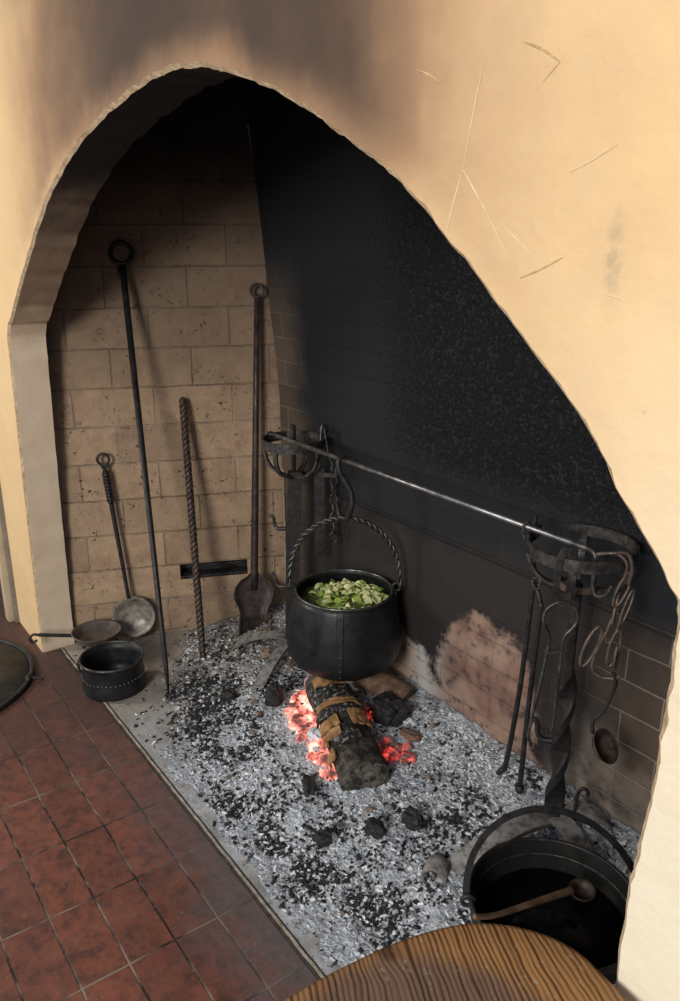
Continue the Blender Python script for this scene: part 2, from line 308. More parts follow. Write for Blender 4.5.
M = dict(plaster=m_plaster(), reveal=m_reveal(), blocks=m_blocks(), back=m_backwall(), tiles=m_tiles(), hearth=m_hearth(), ash=m_ash(),
    iron=m_iron('black_iron'), grey=m_iron('worn_grey_iron', (0.03, 0.03, 0.032), (0.13, 0.125, 0.12), 0.42, 0.6),
    rod=m_iron('polished_spit_iron', (0.20, 0.20, 0.21), (0.38, 0.38, 0.40), 0.38, 0.85, sc=30, bump=0.04),
    brown=m_iron('rusty_brown_iron', (0.035, 0.026, 0.024), (0.105, 0.082, 0.072), 0.5, 0.4, rust=0.35),
    wire=m_iron('brown_wire_iron', (0.07, 0.055, 0.048), (0.19, 0.155, 0.135), 0.45, 0.4, rust=0.3),
    ashy=m_iron('ash_dusted_iron', (0.08, 0.075, 0.07), (0.24, 0.23, 0.22), 0.75, 0.1, ash=0.75),
    pot=m_iron('kettle_iron', (0.0065, 0.0075, 0.009), (0.018, 0.020, 0.024), 0.46, 0.25, sc=16, bump=0.25),
    sootpot=m_iron('sooty_cauldron_iron', (0.002, 0.002, 0.002), (0.004, 0.004, 0.0045), 0.80, 0.0, sc=16, bump=0.2),
    rim=m_iron('bare_rim_iron', (0.09, 0.09, 0.09), (0.26, 0.26, 0.25), 0.33, 0.8, sc=60, bump=0.1),
    peel=m_iron('peel_iron', (0.028, 0.022, 0.024), (0.085, 0.066, 0.062), 0.5, 0.4, rust=0.25, sc=22),
    tin=m_iron('tarnished_bowl_metal', (0.10, 0.085, 0.072), (0.46, 0.42, 0.37), 0.5, 0.3, sc=18),
    pan=m_iron('old_pan_metal', (0.075, 0.060, 0.054), (0.24, 0.195, 0.18), 0.42, 0.45, sc=12),
    lidm=m_iron('dusty_lid_iron', (0.055, 0.052, 0.048), (0.12, 0.112, 0.10), 0.6, 0.3, sc=14),
    char=simple('charcoal', (0.006, 0.006, 0.007), (0.035, 0.035, 0.038), 40, 0.6, 0, 0.9, 0.01),
    ashf=simple('white_ash_flake', (0.48, 0.51, 0.56), (0.80, 0.83, 0.88), 60, 0.9),
    clod=simple('brown_cinder', (0.10, 0.075, 0.06), (0.30, 0.23, 0.18), 30, 0.9, 0, 0.8, 0.01),
    logd=simple('charred_log', (0.010, 0.009, 0.008), (0.115, 0.095, 0.078), 26, 0.8, 0, 0.9, 0.012, 0.42, 0.65),
    loge=simple('scorched_log_end', (0.018, 0.016, 0.014), (0.20, 0.18, 0.155), 30, 0.85, 0, 0.9, 0.012, 0.42, 0.62),
    bark=simple('tan_birch_bark', (0.15, 0.065, 0.022), (0.46, 0.27, 0.12), 22, 0.6, 0, 0.5, 0.004),
    barkd=simple('silvered_charred_bark', (0.010, 0.010, 0.011), (0.42, 0.42, 0.42), 75, 0.6, 0, 0.8, 0.006, 0.52, 0.68),
    logb=simple('brown_log_wood', (0.085, 0.045, 0.032), (0.24, 0.145, 0.10), 30, 0.8, 0, 0.7, 0.008),
    violet=simple('smouldering_ash_skin', (0.16, 0.10, 0.13), (0.52, 0.42, 0.47), 40, 0.9),
    broth=simple('cabbage_broth', (0.10, 0.12, 0.035), (0.20, 0.23, 0.08), 12, 0.12, 0, 0.3, 0.006),
    leafa=simple('pale_cabbage', (0.58, 0.62, 0.26), (0.84, 0.83, 0.50), 18, 0.4, 0, 0.3),
    leafb=simple('green_cabbage', (0.16, 0.30, 0.04), (0.42, 0.50, 0.12), 18, 0.4, 0, 0.3),
    water=simple('dark_water', (0.002, 0.002, 0.002), (0.004, 0.004, 0.004), 6, 0.12, 0, 0.15),
    spoon=simple('scorched_spoon_wood', (0.085, 0.045, 0.026), (0.23, 0.145, 0.095), 30, 0.5),
    stool=m_stool(), leg=simple('stool_leg_wood', (0.10, 0.045, 0.018), (0.24, 0.12, 0.05), 14, 0.5),
    casing=simple('cream_door_casing', (0.46, 0.37, 0.25), (0.58, 0.48, 0.34), 10, 0.5),
    casingd=simple('grey_casing_bead', (0.16, 0.14, 0.12), (0.26, 0.23, 0.20), 10, 0.5),
    door=simple('dark_brown_door', (0.020, 0.014, 0.011), (0.05, 0.035, 0.026), 8, 0.5),
    chip=simple('chipped_plaster_edge', (0.36, 0.25, 0.14), (0.60, 0.47, 0.32), 40, 0.85, 0, 0.8, 0.006),
    scratch=simple('plaster_scratch', (0.40, 0.27, 0.13), (0.62, 0.47, 0.27), 60, 0.8),
    scratchl=simple('pale_plaster_scratch', (0.62, 0.48, 0.29), (0.74, 0.60, 0.38), 60, 0.8),
    mort=simple('pale_mortar', (0.20, 0.165, 0.13), (0.50, 0.44, 0.36), 30, 0.9, 0, 0.7, 0.006),
    gap=simple('joint_grit', (0.02, 0.018, 0.016), (0.08, 0.07, 0.06), 30, 0.9),
    ember=m_ember(), red=m_redember())

# ------------------------------------------------------------------ mesh helpers
def tag(o, label=None, cat=None, group=None, kind=None):
    if label: o['label'] = label
    if cat: o['category'] = cat
    if group: o['group'] = group
    if kind: o['kind'] = kind
    return o

def thing(name, label, cat, loc, group=None):
    o = bpy.data.objects.new(name, None); COL.objects.link(o); o.location = loc
    o.empty_display_size = 0.05
    return tag(o, label, cat, group)

def origin(o):
    p = V((0, 0, 0))
    while o: p += o.location; o = o.parent
    return p

def clean(pts):
    out = []
    for p in pts:
        p = V(p)
        if not out or (p - out[-1]).length > 1e-5: out.append(p)
    return out

def cr(pts, n=8):
    P = [V(p) for p in pts]; out = []
    for i in range(len(P) - 1):
        p0 = P[max(i - 1, 0)]; p1 = P[i]; p2 = P[i + 1]; p3 = P[min(i + 2, len(P) - 1)]
        for k in range(n):
            t = k / n
            out.append(0.5 * ((2 * p1) + (p2 - p0) * t + (2 * p0 - 5 * p1 + 4 * p2 - p3) * t * t + (3 * p1 - p0 - 3 * p2 + p3) * t ** 3))
    out.append(P[-1]); return out

class MB:
    """collects shapes given in world metres; build() links them as one mesh object"""
    def __init__(s): s.v = []; s.f = []; s.mi = []; s.sm = []
    def add(s, vs, fs, mi=0, smooth=True):
        b = len(s.v); s.v += [V(p) for p in vs]
        for f in fs: s.f.append([b + i for i in f]); s.mi.append(mi); s.sm.append(smooth)
    def build(s, name, mats, parent=None, loc=None, **kw):
        if not isinstance(mats, (list, tuple)): mats = [mats]
        o = bpy.data.objects.new(name, None) if False else None
        base = (origin(parent) if parent else V((0, 0, 0))) + V(loc if loc is not None else (0, 0, 0))
        me = bpy.data.meshes.new(name)
        me.from_pydata([tuple(p - base) for p in s.v], [], s.f)
        for m in mats: me.materials.append(m)
        me.polygons.foreach_set('material_index', s.mi); me.polygons.foreach_set('use_smooth', s.sm)
        bm = bmesh.new(); bm.from_mesh(me); bmesh.ops.recalc_face_normals(bm, faces=bm.faces); bm.to_mesh(me); bm.free()
        me.update()
        o = bpy.data.objects.new(name, me); COL.objects.link(o)
        if parent: o.parent = parent
        if loc is not None: o.location = loc
        return tag(o, **kw)
    def sweep(s, pts, sec, rad=1.0, turns=0.0, up=None, closed=False, mi=0, smooth=True, cap=True):
        if len(sec) == 4: smooth = False
        P = clean(pts); n = len(P); m = len(sec)
        if closed and (P[0] - P[-1]).length < 1e-4: P = P[:-1]; n -= 1
        T = []
        for i in range(n):
            a = P[(i - 1) % n] if (closed or i > 0) else P[i]; b = P[(i + 1) % n] if (closed or i < n - 1) else P[i]
            T.append((b - a).normalized())
        L = [0.0]
        for i in range(1, n): L.append(L[-1] + (P[i] - P[i - 1]).length)
        tot = L[-1] or 1
        if up is None:
            q = V((0, 0, 1)) if abs(T[0].z) < 0.8 else V((1, 0, 0))
            N = (q - T[0] * q.dot(T[0])).normalized()
        vs = []
        for i in range(n):
            if up is not None:
                u = V(up) if not callable(up) else up(P[i])
                N = (u - T[i] * u.dot(T[i])).normalized()
            else:
                N = (N - T[i] * N.dot(T[i])).normalized()
            B = T[i].cross(N)
            t = L[i] / tot; r = rad(t) if callable(rad) else rad
            a = turns * 2 * PI * t; ca, sa = math.cos(a), math.sin(a)
            for (x, y) in sec:
                x2, y2 = (x * ca - y * sa) * r, (x * sa + y * ca) * r
                vs.append(P[i] + N * y2 + B * x2)
        fs = []
        for i in range(n if closed else n - 1):
            j = (i + 1) % n
            for k in range(m):
                k2 = (k + 1) % m
                fs.append([i * m + k, i * m + k2, j * m + k2, j * m + k])
        if cap and not closed:
            fs.append(list(range(m))[::-1]); fs.append([(n - 1) * m + k for k in range(m)])
        s.add(vs, fs, mi, smooth); return s
    def tube(s, pts, r, seg=10, **kw):
        return s.sweep(pts, [(math.cos(2 * PI * k / seg), math.sin(2 * PI * k / seg)) for k in range(seg)], r, **kw)
    def ring(s, c, R, r, axis=(0, 0, 1), seg=40, a0=0, a1=2 * PI, rs=10, sx=1.0, xdir=None):
        c = V(c); ax = V(axis).normalized()
        x = V(xdir) if xdir else ax.orthogonal()
        x = (x - ax * x.dot(ax)).normalized(); y = ax.cross(x)
        full = abs(a1 - a0 - 2 * PI) < 1e-4
        n = seg if full else seg + 1
        pts = [c + x * math.cos(a0 + (a1 - a0) * i / seg) * R * sx + y * math.sin(a0 + (a1 - a0) * i / seg) * R for i in range(n)]
        return s.tube(pts, r, rs, closed=full)
    def lathe(s, prof, c, seg=40, mi=0, axis=None, smooth=True, wob=0.0):
        c = V(c); vs = []; fs = []
        q = V(axis).normalized().to_track_quat('Z', 'Y') if axis else None
        for (r, z) in prof:
            for k in range(seg):
                a = 2 * PI * k / seg; rr = r * (1 + wob * noise.noise(V((math.cos(a), math.sin(a), z * 6))))
                p = V((rr * math.cos(a), rr * math.sin(a), z))
                vs.append(c + (q @ p if q else p))
        for i in range(len(prof) - 1):
            for k in range(seg):
                k2 = (k + 1) % seg
                fs.append([i * seg + k, i * seg + k2, (i + 1) * seg + k2, (i + 1) * seg + k])
        if prof[0][0] > 1e-6: fs.append(list(range(seg))[::-1])
        if prof[-1][0] > 1e-6: fs.append([(len(prof) - 1) * seg + k for k in range(seg)])
        s.add(vs, fs, mi, smooth); return s
    def box(s, c, size, rot=None, mi=0):
        x, y, z = [q / 2 for q in size]; c = V(c)
        vs = [V(p) for p in ((-x, -y, -z), (x, -y, -z), (x, y, -z), (-x, y, -z), (-x, -y, z), (x, -y, z), (x, y, z), (-x, y, z))]
        if rot: vs = [rot @ p for p in vs]
        s.add([p + c for p in vs], [(3, 2, 1, 0), (4, 5, 6, 7), (0, 1, 5, 4), (1, 2, 6, 5), (2, 3, 7, 6), (3, 0, 4, 7)], mi, False); return s
    def blob(s, c, size, seed=0, amp=0.25, freq=2.2, sub=3, rot=None, mi=0, smooth=False, cubic=0.0):
        bm = bmesh.new(); bmesh.ops.create_icosphere(bm, subdivisions=sub, radius=1.0)
        off = V((seed * 3.7, seed * 1.3, seed * 7.1)); vs = []
        for v in bm.verts:
            p = v.co.normalized()
            if cubic:
                m = max(abs(p.x), abs(p.y), abs(p.z)); p = p.lerp(p / m, cubic)
            p = p * (1 + amp * noise.fractal(v.co * freq + off, 0.6, 2.0, 3))
            p = V((p.x * size[0], p.y * size[1], p.z * size[2]))
            if rot: p = rot @ p
            vs.append(V(c) + p)
        fs = [[q.index for q in f.verts] for f in bm.faces]; bm.free()
        s.add(vs, fs, mi, smooth); return s
    def plate(s, outline, O, ux, uy, th, mi=0, curve=None, n=1):
        """solid plate: 2D outline in the (ux, uy) frame at O, thickness th along ux x uy"""
        O, ux, uy = V(O), V(ux).normalized(), V(uy).normalized(); nn = ux.cross(uy)
        a = [O + ux * x + uy * y for x, y in outline]; b = [p + nn * th for p in a]; k = len(a)
        s.add(a + b, [list(range(k))[::-1], list(range(k, 2 * k))] + [[i, (i + 1) % k, k + (i + 1) % k, k + i] for i in range(k)], mi, False); return s

def rz(a): return Matrix.Rotation(a, 3, 'Z')
def eul(x, y, z): return Matrix.Rotation(z, 3, 'Z') @ Matrix.Rotation(y, 3, 'Y') @ Matrix.Rotation(x, 3, 'X')
SQ = [(-1, -1), (1, -1), (1, 1), (-1, 1)]
def struct(o): o['kind'] = 'structure'; return o

# ------------------------------------------------------------------ the setting
YB = 0.97                                                          # back wall
AR = [(-2.952, 1.18), (-2.930, 1.300), (-2.845, 1.362), (-2.720, 1.455), (-2.570, 1.555), (-2.410, 1.660), (-2.268, 1.735), (-2.057, 1.814), (-1.844, 1.862), (-1.615, 1.893), (-1.500, 1.897),
      (-1.398, 1.887), (-1.307, 1.867), (-1.179, 1.829), (-1.067, 1.785), (-0.967, 1.736), (-0.867, 1.685), (-0.757, 1.606), (-0.647, 1.516),
      (-0.525, 1.410), (-0.463, 1.335), (-0.400, 1.263), (-0.390, 1.235), (-0.388, 1.16)]
LJ = [(-3.035, 0.0), (-3.028, 0.2), (-3.012, 0.45), (-2.996, 0.7), (-2.973, 0.95)]
RJ = [(-0.388, 1.10), (-0.389, 1.0), (-0.398, 0.93), (-0.400, 0.80), (-0.396, 0.6), (-0.396, 0.3), (-0.396, 0.0)]
path = [V((x, 0, z)) for x, z in LJ + AR + RJ]
path = cr(path, 9)
def edge_shift(p, i, off, amp=0.0035):
    a = path[max(i - 1, 0)]; b = path[min(i + 1, len(path) - 1)]
    t = (b - a).normalized(); nrm = V((t.z * -1, 0, t.x))        # points into the wall
    return p + nrm * (off + amp * noise.noise(p * 22) + amp * 0.6 * noise.noise(p * 70))
front = [edge_shift(p, i, 0.007 + 0.005 * max(0, noise.noise(p * 45))) for i, p in enumerate(path)]
mid = [edge_shift(p, i, 0.0) + V((0, 0.008, 0)) for i, p in enumerate(path)]
rear = [edge_shift(p, i, 0.0, 0.006) + V((0, 0.13, 0)) for i, p in enumerate(path)]
for L_ in (front, mid, rear): L_[0].z = 0; L_[-1].z = 0
mb = MB(); n = len(path)
XL, XR, ZT = -3.38, 1.1, 2.7
fr = [V((XL, 0, 0))] + front + [V((XR, 0, 0)), V((XR, 0, ZT)), V((XL, 0, ZT))]
bk = [V((XL, 0.13, 0))] + rear + [V((XR, 0.13, 0)), V((XR, 0.13, ZT)), V((XL, 0.13, ZT))]
mb.add(fr, [list(range(len(fr)))], 0, False); mb.add(bk, [list(range(len(bk)))], 3, False)
mb.add(front + mid, [[i, i + 1, n + i + 1, n + i] for i in range(n - 1)], 2, False)
nr = 5
rings = [[mid[i].lerp(rear[i], k / nr) + V((0.003 * noise.noise(V((i * 0.21, k * 0.9, 3))), 0, 0.002 * noise.noise(V((i * 0.3, k, 8))))) * (1 if 0 < k < nr else 0) for i in range(n)] for k in range(nr + 1)]
mb.add(sum(rings, []), [[k * n + i, k * n + i + 1, (k + 1) * n + i + 1, (k + 1) * n + i] for k in range(nr) for i in range(n - 1)], 1, True)
for (x, z0, z1) in ((XL, 0, ZT), (XR, 0, ZT)):
    mb.add([V((x, 0, z0)), V((x, 0.13, z0)), V((x, 0.13, z1)), V((x, 0, z1))], [[0, 1, 2, 3]], 0, False)
mb.add([V((XL, 0, ZT)), V((XR, 0, ZT)), V((XR, 0.13, ZT)), V((XL, 0.13, ZT))], [[0, 1, 2, 3]], 0, False)
soot_in = simple('chimney_soot', (0.010, 0.010, 0.011), (0.022, 0.021, 0.021), 9, 0.8, 0, 0.5, 0.01)
wf = struct(mb.build('wall_front', [M['plaster'], M['reveal'], M['chip'], soot_in]))
def scratch(pts, wd, mat):
    b = MB(); P3 = [V((x, -0.0006, z)) for x, z in pts]
    b.sweep(cr(P3, 5), [(-1, -0.35), (1, -0.35), (0.4, 0.35), (-0.4, 0.35)], lambda t: wd * (0.35 + 0.65 * math.sin(PI * min(max(t, 0.03), 0.97))), up=(0, -1, 0))
    b.build('scratch', mat, wf)
scratch([(-0.643, 1.797), (-0.615, 1.785), (-0.591, 1.770)], 0.0014, M['scratch'])
scratch([(-0.591, 1.770), (-0.611, 1.755)], 0.0010, M['scratch'])
scratch([(-0.745, 1.612), (-0.734, 1.648), (-0.722, 1.678)], 0.0012, M['scratchl'])
scratch([(-0.722, 1.678), (-0.700, 1.653), (-0.680, 1.630)], 0.0012, M['scratchl'])
scratch([(-0.680, 1.630), (-0.662, 1.606), (-0.644, 1.583)], 0.0009, M['scratchl'])
scratch([(-0.659, 1.620), (-0.628, 1.598), (-0.597, 1.578)], 0.0010, M['scratchl'])
scratch([(-0.624, 1.560), (-0.596, 1.570), (-0.567, 1.583)], 0.0013, M['scratch'])
scratch([(-0.567, 1.666), (-0.540, 1.676), (-0.514, 1.687)], 0.0011, M['scratchl'])
scratch([(-0.809, 1.795), (-0.788, 1.787), (-0.767, 1.776)], 0.0015, M['scratch'])
scratch([(-0.697, 1.788), (-0.710, 1.735), (-0.722, 1.678)], 0.0008, M['scratchl'])
scratch([(-0.512, 1.548), (-0.497, 1.546), (-0.482, 1.541)], 0.0009, M['scratchl'])

# left splayed wall, in its own frame (local x runs along the wall, local z up)
ANG = math.atan2(0.578, 0.249)
LW0 = V((-3.064, 0.13, 0)); LD = V((math.cos(ANG), math.sin(ANG), 0)); LN = V((math.sin(ANG), -math.cos(ANG), 0))
def lw(s_, off, z): return LW0 + LD * s_ + LN * off + V((0, 0, z))
mb = MB()
def q4(a, b, c, d, mi=0): mb.add([a, b, c, d], [[0, 1, 2, 3]], mi, False)
S0, S1, H0, H1, G0, G1 = -0.02, 1.12, 0.462, 0.745, 0.238, 0.306       # vent slot
for (a, b, z0, z1) in ((S0, H0, 0, 2.6), (H1, S1, 0, 2.6), (H0, H1, 0, G0), (H0, H1, G1, 2.6)):
    q4(V((a, 0, z0)), V((b, 0, z0)), V((b, 0, z1)), V((a, 0, z1)))
for (p, q) in (((H0, G0), (H1, G0)), ((H1, G0), (H1, G1)), ((H1, G1), (H0, G1)), ((H0, G1), (H0, G0))):
    q4(V((p[0], 0, p[1])), V((q[0], 0, q[1])), V((q[0], 0.09, q[1])), V((p[0], 0.09, p[1])), 1)
q4(V((H0, 0.09, G0)), V((H1, 0.09, G0)), V((H1, 0.09, G1)), V((H0, 0.09, G1)), 1)
q4(V((S0, 0.12, 0)), V((S1, 0.12, 0)), V((S1, 0.12, 2.6)), V((S0, 0.12, 2.6)))
q4(V((S0, 0, 0)), V((S0, 0.12, 0)), V((S0, 0.12, 2.6)), V((S0, 0, 2.6)))
q4(V((S0, 0, 2.6)), V((S0, 0.12, 2.6)), V((S1, 0.12, 2.6)), V((S1, 0, 2.6)))
o = struct(mb.build('wall_left', [M['blocks'], M['grey']])); o.location = LW0; o.rotation_euler = (0, 0, ANG)
# iron sill lip of the vent
mb = MB(); mb.box((0.6035, 0.03, 0.2445), (0.278, 0.05, 0.010)); mb.box((0.6035, 0.06, 0.272), (0.278, 0.006, 0.012))
sl = struct(mb.build('vent_sill', M['grey'])); sl.parent = o

# back wall: upright to 1.1 m, then leaning forward into the flue; a ledge at 0.69 m
prof = [(YB, -0.02), (YB, 0.672), (YB - 0.006, 0.682), (YB - 0.010, 0.70), (YB - 0.012, 1.0), (0.950, 1.15), (0.935, 1.30), (0.908, 1.60), (0.877, 1.88), (0.83, 2.3), (0.80, 2.6)]
mb = MB(); X0, X1, nx = -2.72, -0.40, 1
vs = []; NP = len(prof)
for x in (X0, X1): vs += [V((x, y, z)) for y, z in prof]
vs += [V((X0, 1.12, -0.02)), V((X0, 1.12, 2.6)), V((X1, 1.12, -0.02)), V((X1, 1.12, 2.6))]
fs = [[i, i + 1, NP + i + 1, NP + i] for i in range(NP - 1)]
e = 2 * NP
fs += [[e, e + 1, e + 3, e + 2], [NP - 1, e + 1, e + 3, 2 * NP - 1], list(range(NP)) + [e + 1, e], list(range(NP, 2 * NP)) + [e + 3, e + 2]]
mb.add(vs, fs, 0, False)
struct(mb.build('wall_back', M['back']))
# pale mortar seam in the corner
mb = MB(); sp = [lw(0.91, 0.004, 0.05), lw(0.908, 0.004, 1.05), lw(0.896, 0.004, 1.30), lw(0.862, 0.004, 1.60), lw(0.828, 0.004, 1.88), lw(0.81, 0.004, 2.0)]
mb.tube(cr(sp, 8), 0.0042, 6); struct(mb.build('trim_1', simple('corner_seam_mortar', (0.14, 0.11, 0.085), (0.46, 0.37, 0.28), 14, 0.9, 0, 0.8, 0.006, 0.3, 0.7)))
# right splayed wall (hidden behind the jamb from the front) and an unseen cap, added over the flue to keep the inside dark
mb = MB(); mb.add([V(p) for p in ((-0.385, 0.13, 0), (-0.42, 0.99, 0), (-0.42, 0.99, 2.6), (-0.385, 0.13, 2.6), (-0.30, 0.13, 0), (-0.30, 1.12, 0), (-0.30, 1.12, 2.6), (-0.30, 0.13, 2.6))],
    [[0, 1, 2, 3], [4, 5, 6, 7], [3, 2, 6, 7], [0, 3, 7, 4], [1, 2, 6, 5]], 0, False)
struct(mb.build('wall_right', M['back']))
mb = MB(); mb.box((-1.72, 0.56, 2.64), (2.9, 1.15, 0.08)); struct(mb.build('added_flue_cap', soot_in))

# floor of quarry tiles, hearth slab, mortar joint
mb = MB(); mb.box((-1.4, -1.765, -0.03), (5.4, 3.65, 0.06)); o = struct(mb.build('floor', M['tiles']))
mb = MB(); mb.box((-1.725, 0.60, -0.031), (2.80, 1.03, 0.060)); struct(mb.build('floor_hearth', M['hearth']))
mb = MB()
pts = [V((-3.03 + 2.63 * i / 120, 0.0735 + 0.0022 * noise.noise(V((i * 0.37, 0, 0))), 0.0)) for i in range(121)]
mb.sweep(pts, [(-1, -1.0), (1, -1.0), (0.7, 0.5), (-0.7, 0.5)], 0.0042, up=(0, 0, 1)); struct(mb.build('trim_2', M['mort']))
mb = MB()
pts = [p + V((0, -0.0075, -0.001)) for p in pts]
mb.sweep(pts, [(-1, -1.0), (1, -1.0), (0.7, 0.5), (-0.7, 0.5)], 0.0036, up=(0, 0, 1)); struct(mb.build('trim_3', M['gap']))
# concrete strip at the far left edge of the tiles is hidden; door casing and door beyond the wall's end
mb = MB(); mb.box((-3.391, 0.0565, 1.05), (0.022, 0.147, 2.1), mi=1); mb.box((-3.429, 0.045, 1.05), (0.054, 0.17, 2.1)); mb.box((-3.464, 0.065, 1.05), (0.016, 0.13, 2.1), mi=1)
struct(mb.build('trim_4', [M['casing'], M['casingd']]))
mb = MB(); mb.box((-3.89, 0.10, 1.03), (0.84, 0.045, 2.04))
for zc, h in ((0.45, 0.62), (1.45, 0.95)):
    for xc in (-3.72, -4.12): mb.box((xc, 0.072, zc), (0.30, 0.015, h))
struct(mb.build('door_1', M['door']))

# ------------------------------------------------------------------ ash
def ys(x):
    K = [(-3.05, 0.62), (-2.75, 0.46), (-2.55, 0.33), (-2.42, 0.25), (-2.06, 0.15), (-1.6, 0.105), (-1.16, 0.10), (-0.4, 0.10)]
    for (a, b), (c_, d) in zip(K, K[1:]):
        if x <= c_: return b + (d - b) * (x - a) / (c_ - a)
    return 0.10
def sstep(a, b, x):
    t = min(max((x - a) / (b - a), 0), 1); return t * t * (3 - 2 * t)
def ash_h(x, y):
    d = y - ys(x) + 0.10 * noise.noise(V((x * 5, y * 5, 1))) + 0.035 * noise.noise(V((x * 19, y * 19, 4)))
    k = sstep(0, 0.45, d)
    h = 0.050 * k + 0.040 * sstep(0.70, 0.98, y) * k
    h += 0.022 * math.exp(-((x + 1.85) ** 2 + (y - 0.62) ** 2) / 0.12)
    nn = noise.fractal(V((x * 9, y * 9, 2)), 0.7, 2.0, 4)
    h += 0.012 * nn * sstep(0, 0.15, d) + 0.004 * noise.noise(V((x * 60, y * 60, 5))) * sstep(0, 0.1, d)
    return h - 0.004 * (1 - sstep(-0.02, 0.05, d))
mb = MB(); NX, NY = 330, 118
xa, xb, ya, yb = -3.02, -0.425, 0.10, 0.966
vs = []
for j in range(NY + 1):
    for i in range(NX + 1):
        y = ya + (yb - ya) * j / NY; x = xa + (xb - xa) * i / NX
        xm = LW0.x + (y - 0.13) * 0.4308 + 0.002
        x = max(x, xm); vs.append(V((x, y, ash_h(x, y))))
mb.add(vs, [[j * (NX + 1) + i, j * (NX + 1) + i + 1, (j + 1) * (NX + 1) + i + 1, (j + 1) * (NX + 1) + i] for j in range(NY) for i in range(NX)], 0, True)
mb.build('ash_bed', M['ash'], label='bed of pale grey wood ash spread over the hearth floor', cat='ash', kind='stuff')

def chips(name, count, mat, size, dens, seed, label, cat, flat=0.3):
    R = random.Random(seed); mb = MB(); k = 0; tries = 0
    while k < count and tries < count * 60:
        tries += 1
        x = R.uniform(-2.95, -0.45); y = R.uniform(0.10, 0.94)
        if x < LW0.x + (y - 0.13) * 0.431 + 0.03: continue
        if R.random() > dens(x, y): continue
        s_ = size * min(math.exp(R.gauss(0, 0.55)), 2.3); z = max(ash_h(x, y), 0)
        m = eul(R.uniform(-0.6, 0.6), R.uniform(-0.6, 0.6), R.uniform(0, 6.28))
        a, b, c_ = s_ * R.uniform(0.7, 1.8), s_ * R.uniform(0.4, 0.9), s_ * R.uniform(flat * 0.6, flat * 1.6)
        vs = [V((-a, -b * R.uniform(0.5, 1), -c_)), V((a * R.uniform(0.5, 1), -b, -c_)), V((a, b * R.uniform(0.3, 1), -c_)), V((-a * R.uniform(0.4, 1), b, -c_)),
              V((-a * 0.7, -b * 0.6, c_)), V((a * 0.6, -b * 0.7, c_ * R.uniform(0.5, 1))), V((a * 0.7, b * 0.5, c_)), V((-a * 0.5, b * 0.7, c_ * R.uniform(0.5, 1)))]
        mb.add([m @ p + V((x, y, z + c_ * 0.6)) for p in vs], [(3, 2, 1, 0), (4, 5, 6, 7), (0, 1, 5, 4), (1, 2, 6, 5), (2, 3, 7, 6), (3, 0, 4, 7)], 0, False)
        k += 1
    return mb.build(name, mat, label=label, cat=cat, kind='stuff')
def g2(x, y, cx, cy, sx, sy): return math.exp(-((x - cx) / sx) ** 2 - ((y - cy) / sy) ** 2)
def dens_char(x, y):
    d = y - ys(x)
    if d < -0.02: return 0.05 * (1 if x > -2.4 else 0.35) * max(0, 0.4 + noise.noise(V((x * 12, y * 12, 3))))
    v = 0.07 + 0.9 * g2(x, y, -2.28, 0.34, 0.20, 0.14) + 0.75 * g2(x, y, -1.62, 0.20, 0.22, 0.08) + 0.5 * g2(x, y, -1.30, 0.25, 0.25, 0.14) \
        + 0.55 * g2(x, y, -2.12, 0.62, 0.14, 0.12) + 0.30 * g2(x, y, -1.95, 0.30, 0.25, 0.10) + 0.35 * g2(x, y, -1.25, 0.60, 0.12, 0.2) + 0.3 * g2(x, y, -2.55, 0.55, 0.1, 0.2)
    v *= 0.12 + 2.4 * max(0, 0.28 + noise.noise(V((x * 9, y * 9, 9)))) 
    return v * sstep(-0.03, 0.06, d)
chips('charcoal_crumbs', 8500, M['char'], 0.0037, dens_char, 3, 'scattered black charcoal crumbs lying all over the ash', 'charcoal', 0.28)
chips('ash_flakes', 9000, M['ashf'], 0.0033, lambda x, y: (0.25 + 0.6 * g2(x, y, -1.6, 0.55, 0.6, 0.4)) * (0.10 * (x > -2.4) + 0.9 * sstep(-0.04, 0.08, y - ys(x))), 4, 'pale flakes of burnt ash strewn over the hearth', 'ash', 0.25)
chips('cinder_bits', 300, M['clod'], 0.0048, lambda x, y: 0.9 * g2(x, y, -2.5, 0.75, 0.2, 0.2) + 0.35 * g2(x, y, -1.9, 0.9, 0.3, 0.1) + 0.05, 5, 'small brown cinders and brick crumbs among the ash', 'cinders', 0.6)

# ------------------------------------------------------------------ the fire
def logmesh(A, B, ra, rb, squash, seed, n=26, m=22, flat=None):
    A, B = V(A), V(B); t = (B - A).normalized(); side = t.cross(V((0, 0, 1))).normalized(); up = side.cross(t)
    vs = []
    for i in range(n + 1):
        k = i / n; r = ra + (rb - ra) * k
        c = A.lerp(B, k)
        for j in range(m):
            a = 2 * PI * j / m
            rr = r * (1 + 0.10 * noise.fractal(V((math.cos(a) * 1.2, math.sin(a) * 1.2, k * 3 + seed)), 0.6, 2, 3))
            x, y = math.cos(a) * rr, math.sin(a) * rr * squash
            if flat is not None and x < -flat * r: x = -flat * r
            vs.append(c + side * x + up * y)
    fs = [[i * m + j, i * m + (j + 1) % m, (i + 1) * m + (j + 1) % m, (i + 1) * m + j] for i in range(n) for j in range(m)]
    return vs, fs, n, m, side, up, t
